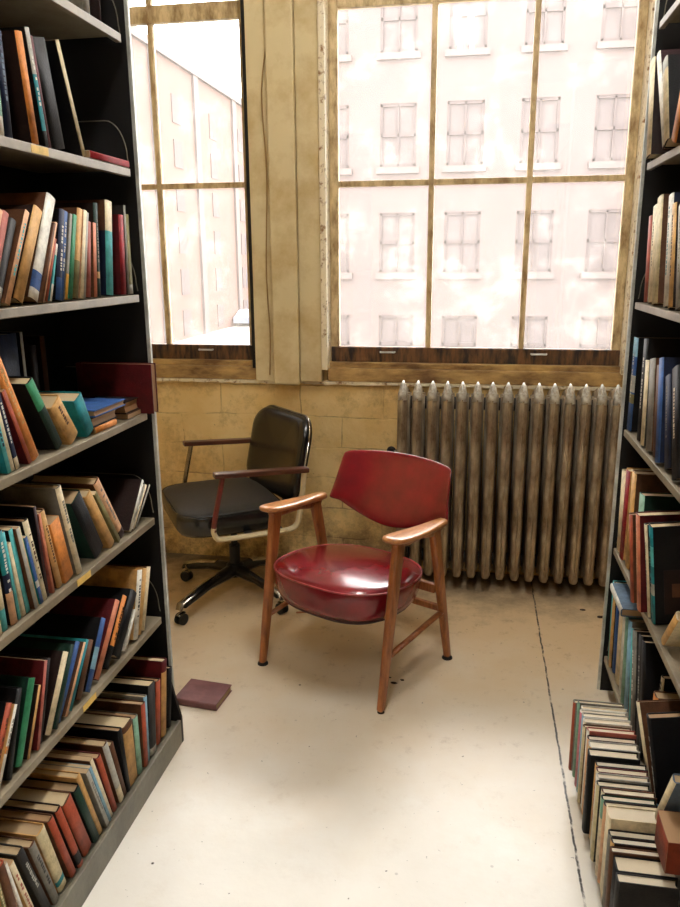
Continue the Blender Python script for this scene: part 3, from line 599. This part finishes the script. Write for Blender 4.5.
def text_part(par,txt,size,loc,rot,m,name='title'):
    cu=bpy.data.curves.new('t','FONT'); cu.body=txt; cu.size=size; cu.extrude=.0004; cu.align_x='CENTER'; cu.align_y='CENTER'
    to=bpy.data.objects.new('t',cu); S.collection.objects.link(to); bpy.context.view_layer.update()
    me=bpy.data.meshes.new_from_object(to.evaluated_get(bpy.context.evaluated_depsgraph_get())); bpy.data.objects.remove(to)
    me.materials.clear(); me.materials.append(m); o=bpy.data.objects.new(name,me); S.collection.objects.link(o); o.parent=par; o.location=loc; o.rotation_euler=rot; return o
rowb={}
for b_ in BOOKS: rowb.setdefault(b_[0],[]).append(b_)
for rn,bs in rowb.items():
    side,xf,zs_,place=ROWS[rn]
    for i,(_,desc,sc,cc,y,lean,t_,h,dep,opt) in enumerate(bs):
        lab=desc+' book on the '+place
        if i+1<len(bs):
            ex=', '+('right' if side<0 else 'left')+' of the '+bs[i+1][1]+' one'
            if len((lab+ex).replace('-',' ').split())<=16: lab+=ex
        jx=random.uniform(-.004,.004)
        o=book(side,xf+side*jx*side,y,zs_+abs(math.sin(lean))*t_/2+.0005,lean,t_,h,dep,sc,cc,opt,lab,'books on the '+place)
        yb=-t_/2-.0003
        if opt.get('eo'): text_part(o,'E O',.035,(.06,yb,h-.028),(R(90),0,0),cm('white'))
        if opt.get('fall'): text_part(o,'FALL',.036,(-.0012,0,h-.045),(R(90),R(90),R(-90)),cm('black'))
        if opt.get('pic'):
            bm=bmesh.new(); box(bm,.03,.16,yb-.0003,yb,.03,.16); obj('cover_picture',bm,cm('dbrown'),o)
            bm=bmesh.new(); box(bm,.05,.08,yb-.0006,yb-.0003,.08,.12); obj('cover_picture',bm,cm('brown'),o)
S5='fifth shelf of right bookcase'
book(1,.478,2.178,.575,0,.032,.262,.19,'terra','brown',{},'russet brown book on the '+S5+', right of the jade green one','books on the '+S5,rot=(-.10,-.08,0))
book(1,.486,2.122,.576,0,.040,.285,.2,'salmon','dred',{'txt':'peach'},'pink-spined dark red book on the '+S5+', right of the russet one','books on the '+S5,rot=(-.03,-.09,0))
book(1,.506,2.080,.575,0,.018,.275,.2,'cream','black',{'txt':'grey'},'slim cream-spined book between the pink-spined and pictorial ones, '+S5,'books on the '+S5,rot=(-.0,-.12,0))
o=book(1,.510,2.048,.576,0,.034,.285,.2,'teal','black',{'bands':[(.3,.42,'ltgrey'),(.6,.8,'aqua')],'txt':'black'},'black pictorial teal-spined book, nearest upright on the '+S5,'books on the '+S5,rot=(.03,-.12,0))
bm=bmesh.new(); box(bm,.03,.16,-.0179,-.0173,.03,.16); obj('cover_picture',bm,cm('dbrown'),o)
bm=bmesh.new(); box(bm,.05,.08,-.0182,-.0179,.08,.12); obj('cover_picture',bm,cm('brown'),o)
SB='sixth shelf of right bookcase'
o=book(1,.535,1.990,.159,0,.022,.285,.18,'cream','black',{},'white-spined black book with block letters behind the orange-spined brown one','books on the '+SB)
text_part(o,'FALL',.026,(-.0012,0,.245),(R(90),R(90),R(-90)),cm('black'))
book(1,.512,1.953,.159,0,.04,.25,.18,'orange','brown',{},'orange-spined brown book upright behind tilted books, '+SB,'books on the '+SB)
book(1,.494,1.80,.158+.007,0,.03,.27,.19,'cream','brown',{},'tilted cream-edged brown book beside the orange-spined one, '+SB,'books on the '+SB,rot=(-.42,-.15,0))
o=book(1,.499,1.735,.158+.003,0,.03,.30,.19,'black','black',{'txt':'ltgrey','bands':[(0,.25,'lblue')]},'tilted black book with lettered blue-footed spine, '+SB,'books on the '+SB,rot=(-.12,-.16,0))
text_part(o,'M',.03,(.10,-.0156,.235),(R(90),0,0),cm('dgrey')); text_part(o,'P',.03,(.10,-.0156,.195),(R(90),0,0),cm('dgrey'))
book(1,.45,1.605,.292+.006,.5,.022,.2,.17,'cream','bluegrey',{},'cream-spined blue-grey book tilted on the squat red-brown one by right bookcase','books on the '+SB)
book(1,.436,1.495,.286,0,.10,.078,.17,'russet','russet',{'soft':1},'squat thick red-brown book lying on the floor row before right bookcase','books on the '+SB)
book(1,.506,1.92,.584,.7,.025,.16,.12,'tan','cream',{},'tan book tilted on the empty end of the '+'fifth shelf of right bookcase','books on the fifth shelf of right bookcase')
# pale book lying flat on top of the sixth shelf row
o=book(1,.488,2.44,.475,0,.026,.20,.15,'white','bluegrey',{},'pale grey-blue book lying flat across the row on the '+SB,'books on the '+SB,rot=(R(90),0,0))
o.location=(.478,2.50,.480)
# floor row in front of the right bookcase: (desc, spine, cover, thickness, height)
FR=[('grey and red','terra','grey',.022,.205,{}),('slim black','black','black',.010,.20,{}),('green-grey','mint','grey',.018,.225,{}),('white-edged','ltgrey','white',.02,.22,{}),
 ('rose pink','pink','white',.022,.22,{}),('pale blue','lblue','ltgrey',.024,.225,{}),('creamy white','cream','white',.024,.225,{}),('thin ivory','ivory','brown',.018,.22,{}),
 ('off-white red-flecked','white','rose',.022,.225,{}),('pink-streaked dark','peach','maroon',.024,.215,{}),
 ('thick yellowish tan','tan','ltgrey',.034,.235,{'bands':[(.1,.98,'ivory')]}),('black lettered','black','black',.034,.235,{'txt':'grey'}),('orange tan','tan','black',.024,.225,{}),
 ('red-lettered ivory','ivory','dred',.024,.225,{'txt':'red'}),('whitish','white','ltgrey',.022,.225,{}),('yellow ivory','ivory','dgrey',.024,.22,{}),('cream black-footed','cream','brown',.024,.22,{'bands':[(0,.08,'black')]}),
 ('mint-topped','cream','dgreen',.022,.218,{'bands':[(.75,1,'mint')]}),('rust-lined cream','peach','dbrown',.022,.218,{}),('wide smooth bone','cream','cream',.05,.225,{}),
 ('frayed grey','grey','dgrey',.024,.2,{}),('worn tan-edged','tan','dbrown',.022,.2,{}),('dusty brown','brown','brown',.02,.195,{}),('glossy black','black','black',.05,.19,{}),('dull grey outermost','dgrey','dgrey',.03,.19,{})]
y=2.105; FP='floor row before right bookcase'
rnd=random.Random(3)
for i,(d,sc,cc,t_,h,op) in enumerate(FR):
    op=dict(op,lp=1); h+=.02 if i<10 else 0
    ln=-.02-.05*rnd.random() if i<10 else -.03
    y-=t_/2
    lab=d+' book in the '+FP; ex=', nearer than the '+FR[i-1][0] if i else ', farthest of them'
    if len((lab+ex).replace('-',' ').split())<=16: lab+=ex
    book(1,.337+rnd.uniform(-.004,.006)+(.008 if i>11 else 0)-(.012 if i==0 else 0),y,.053+abs(math.sin(-.03))*t_/2,-.03,t_,h,.128,sc,cc,op,lab,'books in the '+FP)
    y-=t_/2+.0012
# top shelf of the left bookcase
TP='top shelf of left bookcase'
book(-1,-.975,1.965,2.1345,.0,.03,.21,.17,'ltgrey','grey',{'txt':'grey'},'pale grey book cut off at the '+TP,'books on the '+TP)
book(-1,-.975,2.03,2.1345,-.05,.008,.2,.17,'maroon','dbrown',{},'slim maroon book at the window end of the '+TP,'books on the '+TP)
# flat books
P2='second shelf of left bookcase'
def flat(x,y,z,th,ln,dep,sc,cc,lab,grp,rz=0,side=-1,ax=1):
    "a closed book lying flat: its spine along y (ax=1) on the aisle side, or its fore edge when side is +1"
    o=book(side,x,y,z+th/2,0,th,ln,dep,sc,cc,{'soft':th<.014},lab,grp,rot=(R(-90),0,rz)); return o
flat(-.950,1.865,1.799,.017,.222,.15,'red','white','red and white book lying flat at the end of the '+P2,'books on the '+P2)
P4='fourth shelf of left bookcase'
flat(-.958,1.79,1.116,.018,.12,.14,'orange','tan','orange-edged book at the foot of the flat pile, '+P4,'flat books on the '+P4)
flat(-1.10,1.785,1.135,.026,.135,.14,'black','black','black cream-paged book in the flat pile, '+P4,'flat books on the '+P4,side=1)
flat(-1.118,1.785,1.162,.018,.175,.165,'blue','blue','blue book lying on top of the flat pile, '+P4,'flat books on the '+P4,side=1)
flat(-1.095,1.985,1.116,.014,.085,.135,'dred','brown','thin book under the white-paged one, '+P4,'flat books on the '+P4,side=1)
flat(-1.095,1.985,1.131,.034,.085,.13,'brown','dbrown','small white-paged book lying beside the large dark red one, '+P4,'flat books on the '+P4,side=1)
# big dark red book standing square to the aisle
o=book(1,-1.158,2.088,1.116,0,.034,.145,.238,'dred','dred',{},'large dark red book standing across the end of the '+P4,'books on the '+P4)
# books behind, on the same shelf
for (y,sc,cc,t_,h,d) in ((1.74,'navy','navy',.09,.26,'large navy'),(1.80,'ltgrey','navy',.012,.26,'slim pale-edged'),(1.85,'dbrown','dbrown',.03,.22,'dark umber'),(1.90,'brown','dbrown',.02,.24,'shadowed brown')):
    book(-1,-1.146,y,1.1165,.0,t_,h,.07,sc,cc,{},d+' book in the back row of the '+P4,'back row books on the '+P4)
# magazines leaning on the end panel, fifth shelf
P5='fifth shelf of left bookcase'
for k,(dy,sc,cc,t_,ln,d) in enumerate(((0,'white','dbrown',.014,-.72,'brown-faced white-edged'),(.022,'cream','white',.008,-.80,'slim cream'),(.040,'ltgrey','dbrown',.008,-.86,'slim grey lowest'))):
    book(-1,-.962,1.948+dy,.787+abs(math.sin(ln))*t_/2,ln,t_,.165 if k==0 else .15,.2,sc,cc,{'soft':1},d+' book slumped against the end panel, '+P5,'books on the '+P5)
# book on the floor
o=book(1,0,0,0,0,.026,.165,.14,'maroon','maroon',{},'closed plum brown book lying alone on the floor by left bookcase','book')
for ch in [o]+list(o.children):
    if ch.name.startswith('book'):
        ch.data.materials.clear(); [ch.data.materials.append(M['floorbook']) for _ in range(2)]
o['group']='book on the floor'; del o['group']
Xx=Vector((.1,.995,0)); Yx=Vector((0,0,1)); Zx=Xx.cross(Yx)
Mx=Matrix(((Xx.x,Yx.x,Zx.x,-1.02),(Xx.y,Yx.y,Zx.y,2.30),(Xx.z,Yx.z,Zx.z,.0135),(0,0,0,1)))
o.matrix_world=Mx
# ---------------- red armchair ----------------
U=Vector((.501,-.257,0)).normalized(); Wv=Vector((.257,.501,0)).normalized()
rc=thing('armchair','teak armchair with red leather seat and curved red back, in front of the radiator','chair',(-.422,2.716,0),math.atan2(U.y,U.x))
for s in (-1,1):
    # arm paddle (local y = backwards)
    prof=[(-.206,.016,.006),(-.198,.029,.010),(-.180,.040,.012),(-.15,.0455,.0125),(-.08,.0445,.0125),(0,.038,.013),(.07,.031,.014),(.13,.026,.015),(.165,.020,.014),(.176,.010,.008)]
    rings=[]
    for (y,w,h) in prof:
        cx=s*(.284+.004*math.cos(y*8)); z=.634-.036*(y+.216)/.39-.004*math.cos(y*7)
        rings.append([(cx+w*c*(abs(c)**-.25 if abs(c)>1e-6 else 0),y,z+h*sn*(abs(sn)**-.35 if abs(sn)>1e-6 else 0)) for c,sn in ((math.cos(2*PI*k/20),math.sin(2*PI*k/20)) for k in range(20))])
    bm=bmesh.new(); loft(bm,rings); obj('armrest',bm,M['woodarm'],rc,smooth='all')
    # under-arm rail joining the legs
    bm=bmesh.new(); tube(bm,smoothpath([(s*.284,-.165,.612),(s*.284,-.11,.598),(s*.284,0,.594),(s*.284,.08,.578),(s*.284,.135,.582)],4),.016,10,up=(0,0,1),ry=.014); obj('arm_rail',bm,M['wood'],rc,smooth='all')
    def leg(p0,p1,r0,r1,x0,x1):
        bm=bmesh.new(); n=12; rings=[]
        for i in range(n+1):
            u=i/n; p=Vector(p0).lerp(Vector(p1),u); k=u**.8
            a=r0[0]+(r1[0]-r0[0])*k; b_=r0[1]+(r1[1]-r0[1])*k
            if i==0: rings.append([(p.x+q[0]*.8,p.y+q[1]*.8,p.z) for q in rrect(b_,a,min(a,b_)*.7)]); 
            rings.append([(p.x+q[0],p.y+q[1],p.z+(.004 if i==0 else 0)) for q in rrect(b_,a,min(a,b_)*.7)])
        loft(bm,rings); return obj('leg',bm,M['wood'],rc,smooth=True)
    fl=leg((s*.282,-.238,0.008),(s*.283,-.138,.607),(.014,.013),(.027,.015),0,0)
    rl=leg((s*.282,.235,0.008),(s*.283,.106,.582),(.014,.013),(.026,.015),0,0)
    for lg,y in ((fl,-.238),(rl,.235)):
        big= (s>0 and y>0) or (s<0 and y<0)
        bm=bmesh.new(); r=.021 if big else .013; tube(bm,[(s*.282,y,0),(s*.282,y,.004),(s*.282,y,.011)],[r,r,r*.8],16); obj('rubber_foot',bm,M['rubber'],lg,smooth=True)
    bm=bmesh.new(); tube(bm,[(s*.282,-.205,.195),(s*.282,.185,.225)],.0075,10,up=(0,0,1),ry=.013); bm.verts.ensure_lookup_table(); obj('stretcher',bm,M['wood'],rc,smooth='all')
for y,z in ((-.15,.335),(.14,.335)):
    bm=bmesh.new(); box(bm,-.275,.275,y-.012,y+.012,z-.018,z+.018,bev=.004); obj('seat_rail',bm,M['wood'],rc)
bm=bmesh.new(); box(bm,-.27,.27,.195,.215,.212,.236,bev=.004); obj('rear_stretcher',bm,M['wood'],rc)
# seat: superellipse cushion
def plan(k,n,ex=2.7,grow=0):
    a=2*PI*k/n; c,s_=math.cos(a),math.sin(a)
    x=abs(c)**(2/ex)*(1 if c>=0 else -1); y=abs(s_)**(2/ex)*(1 if s_>=0 else -1)
    w=.272 if y<0 else .272-.03*y
    return x*(w+grow),-.028+y*((.262 if y<0 else .228)+grow)
n=56; bm=bmesh.new(); rings=[]
for f,z in ((.55,.298),(.84,.303),(.945,.318),(.985,.348),(1.0,.385),(1.0,.405),(.985,.414)):
    rings.append([(plan(k,n)[0]*f,-.028+(plan(k,n)[1]+.028)*f,z+ (0.015*(-plan(k,n)[1]/.25) if z>.35 else 0)) for k in range(n)])
for i in range(1,9):
    f=.985*(1-i/8.3); z=.414+.030*(1-f*f)**.9
    rings.append([(plan(k,n)[0]*f,-.028+(plan(k,n)[1]+.028)*f,z+.015*(-plan(k,n)[1]/.25)*f+.002*f) for k in range(n)])
loft(bm,rings)
cu=obj('seat',bm,M['redl'],rc,smooth='all')
bm=bmesh.new(); pts=[(plan(k,n,grow=.0015)[0],plan(k,n,grow=.0015)[1],.4115+.015*(-plan(k,n)[1]/.25)) for k in range(n+1)]
tube(bm,pts,.0035,8,up=(0,0,1)); obj('piping',bm,M['piping'],cu,smooth='all')
bm=bmesh.new(); rings=[]
for f,z in ((.5,.278),(.8,.285),(.89,.300),(.89,.312)): rings.append([(plan(k,n)[0]*f,-.028+(plan(k,n)[1]+.028)*f,z) for k in range(n)])
loft(bm,rings); obj('seat_base',bm,M['seatbase'],rc,smooth='all')
# curved backrest shell
bm=bmesh.new(); nu,nv=29,13
def backpt(u,v,side):
    # u -1..1 across, v 0..1 upwards
    ed=abs(u)
    topz=.785-.012*u*u; botz=.498+.075*min(1,ed/.85)**1.8
    z=botz+(topz-botz)*v
    half=.290-.034*v**.6
    if ed>.93:
        k=(ed-.93)/.07; z+= -.007*k*k*(2*v-1)
    x=u*half
    y=.19+.058*(1-ed**2.2)+.105*(z-.55)/.24*.9
    nrm=.016*(1-.55*max(0,(ed-.8)/.2)**2)*(1-.6*abs(2*v-1)**6)
    if side>0: nrm*=1.15
    tx=-(2.2*.058*ed**1.2)/half*(1 if u<0 else -1)
    nv_=Vector((-tx if False else tx*-1,1,-.33)).normalized()
    return Vector((x,y,z))+nv_*(nrm*side)
F_=[[bm.verts.new(backpt(-1+2*i/(nu-1),j/(nv-1),-1)) for j in range(nv)] for i in range(nu)]
B_=[[bm.verts.new(backpt(-1+2*i/(nu-1),j/(nv-1),1)) for j in range(nv)] for i in range(nu)]
for i in range(nu-1):
    for j in range(nv-1):
        bm.faces.new((F_[i][j],F_[i+1][j],F_[i+1][j+1],F_[i][j+1])); bm.faces.new((B_[i][j],B_[i][j+1],B_[i+1][j+1],B_[i+1][j]))
for i in range(nu-1):
    for j in (0,nv-1): bm.faces.new((F_[i][j],F_[i+1][j],B_[i+1][j],B_[i][j]))
for j in range(nv-1):
    for i in (0,nu-1): bm.faces.new((F_[i][j],F_[i][j+1],B_[i][j+1],B_[i][j]))
bk=obj('backrest',bm,M['redl'],rc,smooth='all')
md=bk.modifiers.new('s','SUBSURF'); md.levels=1; md.render_levels=1
# ---------------- black office chair ----------------
th=3.71; bc=thing('office_chair','black vinyl office chair with chrome arm frames and castors, below the left window','chair',(-1.112,3.27,0),th)
# local +x = forwards, +y = its left (towards the camera)
for s in (1,-1):
    y=s*.315
    bm=bmesh.new(); box(bm,-.285,.135,y-.024,y+.024,-.011,.011,bev=.006); bmesh.ops.transform(bm,matrix=Matrix.Translation((0,0,.679))@Matrix.Translation((.13,0,0))@Matrix.Rotation(R(-2.6),4,'Y')@Matrix.Translation((-.13,0,0)),verts=bm.verts); obj('armrest',bm,M['armw'],bc)
    fr_=[(.098,y,.672),(.104,y,.64),(.125,y,.55),(.142,y,.47),(.147,y,.43),(.135,y,.402),(.10,y,.392)]
    bm=bmesh.new(); tube(bm,smoothpath(fr_[:5],4),.017,8,up=(0,1,0),ry=.0115); obj('front_post',bm,M['redreflect'] if s>0 else M['chrome'],bc,smooth=True)
    bm=bmesh.new(); tube(bm,smoothpath([(.1445,y,.45)]+fr_[4:]+[(-.10,y,.392),(-.19,y,.394),(-.225,y,.41),(-.24,y,.45),(-.258,y,.56),(-.268,y,.66)],4),.0172,8,up=(0,1,0),ry=.0117); obj('arm_frame',bm,M['creamframe'],bc,smooth=True)
bm=bmesh.new(); box(bm,-.03,.0,-.31,.31,.385,.398,bev=.003); box(bm,-.17,-.14,-.31,.31,.385,.398,bev=.003); obj('seat_support',bm,M['blackm'],bc)
def sring(f,z,w=.278,x0=-.20,x1=.278,rad=.11,g=0):
    cx=(x0+x1)/2; return [(cx+q[0]*f,q[1]*f,z) for q in rrect((x1-x0)/2+g,w+g,rad,6)]
bm=bmesh.new(); loft(bm,[sring(.8,.386),sring(.93,.389),sring(.985,.408),sring(1,.45),sring(1,.475),sring(.985,.486)]); st=obj('seat',bm,M['blackv'],bc,smooth='all')
bm=bmesh.new(); loft(bm,[sring(.978,.484),sring(.97,.490),sring(.90,.498),sring(.7,.503),sring(.3,.505)]); obj('seat_top',bm,M['seatv'],st,smooth='all')
bm=bmesh.new(); pr=sring(.985,.487); tube(bm,pr+[pr[0]],.004,6,up=(0,0,1)); obj('piping',bm,M['blackv'],st,smooth='all')
# back pad: rounded panel, tilted
bt_=Matrix.Rotation(R(10),4,'Z')@Matrix.Rotation(R(-12),4,'Y'); bk=bpy.data.objects.new('x',None)
def backring(d,f):
    return [Vector((-.245+d,0,.668))+bt_@Vector((d*0,q[0]*f,q[1]*f)) + Vector((.03*(1-(q[0]*f/.25)**2)*-1,0,0)) for q in rrect(.25,.197,.10,7)]
bm=bmesh.new(); loft(bm,[backring(-.034,.1),backring(-.034,.4),backring(-.033,.7),backring(-.03,.9),backring(-.024,.97),backring(-.008,1),backring(.012,1),backring(.024,.97),backring(.031,.90),backring(.035,.78),backring(.037,.6),backring(.038,.4),backring(.0385,.2),backring(.0385,.04)]); bp=obj('backrest',bm,M['blackv'],bc,smooth='all')
bm=bmesh.new(); r_=backring(-.008,1.012); tube(bm,r_+[r_[0]],.0045,6); obj('back_rim',bm,M['chrome'],bp,smooth='all')
bm=bmesh.new(); box(bm,-.290,-.275,-.035,.035,.40,.62,bev=.004); box(bm,-.29,-.15,-.035,.035,.388,.400,bev=.003); obj('back_bracket',bm,M['blackm'],bc)
bm=bmesh.new(); tube(bm,[(-.02,0,.13),(-.02,0,.24),(-.02,0,.241),(-.02,0,.39)],[.026,.026,.016,.016],14); obj('column',bm,M['blackm'],bc,smooth=True)
bm=bmesh.new(); tube(bm,[(-.02,0,.085),(-.02,0,.10),(-.02,0,.14),(-.02,0,.15)],[.04,.05,.042,.03],16); obj('hub',bm,M['blackm'],bc,smooth=True)
legs=[(-1.245,2.905),(-1.395,3.36),(-.835,3.08),(-.96,3.49)]
inv=Matrix.Rotation(-th,3,'Z'); hub=Vector((-.02,0,0))
for i,(x,y) in enumerate(legs):
    p=inv@Vector((x+1.13,y-3.27,0)); d=(p-hub).normalized()
    lb_=bmesh.new(); pts=[hub+d*.03+Vector((0,0,.115)),hub.lerp(p,.5)+Vector((0,0,.112)),p-d*.02+Vector((0,0,.082))]
    tube(lb_,pts,[.03,.023,.017],10,up=(0,0,1),ry=[.036,.027,.02]); lg=obj('leg',lb_,M['blackm'],bc,smooth=True)
    bm=bmesh.new(); pp=[hub.lerp(p,.35)+Vector((0,0,.134)),hub.lerp(p,.7)+Vector((0,0,.118)),p+Vector((0,0,.094)),p+d*.012+Vector((0,0,.07))]
    tube(bm,pp,.008,8,up=(0,0,1),ry=.02); obj('chrome_cap',bm,M['chrome'],lg,smooth=True)
    q=Vector((-d.y,d.x,0)); bm=bmesh.new()
    for e in (-1,1): tube(bm,[p+q*(e*.006)+Vector((0,0,.026)),p+q*(e*.018)+Vector((0,0,.026)),p+q*(e*.022)+Vector((0,0,.026))],[.026,.026,.018],18)
    obj('caster_wheel',bm,M['rubber'],lg,smooth=True)
    bm=bmesh.new(); tube(bm,[p+Vector((0,0,.03)),p+Vector((0,0,.085))],.006,8); tube(bm,[p-d*.018+Vector((0,0,.05)),p+Vector((0,0,.055)),p+d*.022+Vector((0,0,.045))],.005,8,ry=.012); obj('caster_fork',bm,M['chrome'],lg,smooth=True)
# ---------------- radiator ----------------
ra=thing('radiator','aged silver cast iron radiator standing under the right window','radiator',(.2,3.55,0))
def section():
    bm=bmesh.new(); yf,yb=-.095,.095
    # outer loop: front column, pointed crown, back column, bottom
    path=[(0,yf,.075),(0,yf,.09),(0,yf,.3),(0,yf,.6),(0,yf,.9),(0,yf+.004,.955),(0,yf+.016,.985),(0,yf+.034,1.003)]
    tube(bm,path,[.016,.022,.024,.024,.024,.0215,.013,.005],14,up=(1,0,0),ry=[.018,.022,.022,.022,.022,.022,.017,.010])
    path=[(0,yb,.07),(0,yb,.11),(0,yb,.88),(0,yb-.01,.94),(0,yb-.03,.965)]
    tube(bm,path,[.012,.026,.027,.018,.005],10,up=(1,0,0),ry=[.016,.02,.022,.02,.01])
    for y in (-.032,.032):
        tube(bm,[(0,y,.09),(0,y,.94)],.030,8,up=(1,0,0),ry=.022)
    # crown web and foot web, with the bright ridge on the front
    loft(bm,[[(x,yf,.86),(x,yb,.86),(x,yb,.93),(x,yb-.035,.96),(x,yf+.035,.995),(x,yf,.955)] for x in (-.012,.012)])
    loft(bm,[[(x,yf,.085),(x,yb,.085),(x,yb,.17),(x,yf,.17)] for x in (-.014,.014)])
    loft(bm,[[(x,yf-.0255,.14),(x,yf-.02,.14),(x,yf-.02,.94),(x,yf-.0255,.93)] for x in (-.0035,.0035)])
    return bm
NS=16; sm=None
for i in range(NS):
    x=-.325+.0675*i-.2+.008
    if sm is None: o=obj('radiator_section',section(),M['rad'],ra,smooth='all'); sm=o.data
    else: o=bpy.data.objects.new('radiator_section',sm); S.collection.objects.link(o); o.parent=ra
    o.location=(x,0,0)
    bm=bmesh.new(); yf=-.095; tube(bm,[(0,yf-.001,.925),(0,yf+.003,.955),(0,yf+.015,.987),(0,yf+.034,1.007)],[.0228,.0222,.0145,.005],14,up=(1,0,0),ry=[.0232,.0234,.018,.010]); tp=obj('tip_highlight',bm,M['radtop'],o,smooth='all')
xa=-.325-.2; xb_=xa+.0675*(NS-1)+.016
for z in (.14,.90):
    bm=bmesh.new(); tube(bm,[(xa-.01,0,z),(xb_+.01,0,z)],.03,14); obj('header_pipe',bm,M['raddark'],ra,smooth=True)
for x in (xa+.008,xa+.008+.0675*(NS-1)):
    for y in (-.09,.09):
        bm=bmesh.new(); tube(bm,[(x,y,0),(x,y,.015),(x,y,.05),(x,y,.09)],[.028,.026,.016,.016],12); obj('foot',bm,M['rad'],ra,smooth=True)
bm=bmesh.new(); tube(bm,[(xa-.01,.0,.14),(xa-.05,.0,.14),(xa-.06,.0,.13),(xa-.06,0,.0)],.014,10); obj('feed_pipe',bm,M['rad'],ra,smooth=True)
bm=bmesh.new(); tube(bm,[(xa+.01,-.02,.665),(xa-.03,-.02,.665),(xa-.05,-.02,.665)],.006,8); obj('air_valve_stem',bm,M['chrome'],ra,smooth=True)
bm=bmesh.new(); tube(bm,[(xa-.05,-.03,.665),(xa-.05,-.02,.665),(xa-.05,-.005,.665)],[.012,.022,.016],14); obj('air_valve',bm,M['case'],ra,smooth=True)
# ---------------- debris ----------------
bm=bmesh.new(); box(bm,-.03,.03,-.006,.006,0,.004,bev=.001); o=obj('wood_chip',bm,M['chip']); o.location=(-.725,3.10,.0); o.rotation_euler=(0,0,.25); tag(o,'small reddish wood chip on the floor behind the armchair','debris')
for i,(x,y,s,lb_) in enumerate(((-.255,2.575,.016,'largest dark paint flake on the floor under the armchair'),(-.225,2.60,.012,'dark paint flake just right of the largest one under the armchair'),(-.275,2.61,.008,'small dark flake beside the front leg of the armchair'),(.597,3.27,.03,'dark crumbled flake on the floor before the radiator by right bookcase'),(.53,3.33,.018,'dark flake left of the crumbled one before the radiator'))):
    bm=bmesh.new(); n_=7; rr=random.Random(i); pts=[(math.cos(2*PI*k/n_)*s*rr.uniform(.5,1),math.sin(2*PI*k/n_)*s*.6*rr.uniform(.5,1)) for k in range(n_)]
    loft(bm,[[(p[0],p[1],0) for p in pts],[(p[0]*.8,p[1]*.8,.003) for p in pts]]); o=obj('paint_flake',bm,M['flake']); o.location=(x,y,.0); tag(o,lb_,'debris')
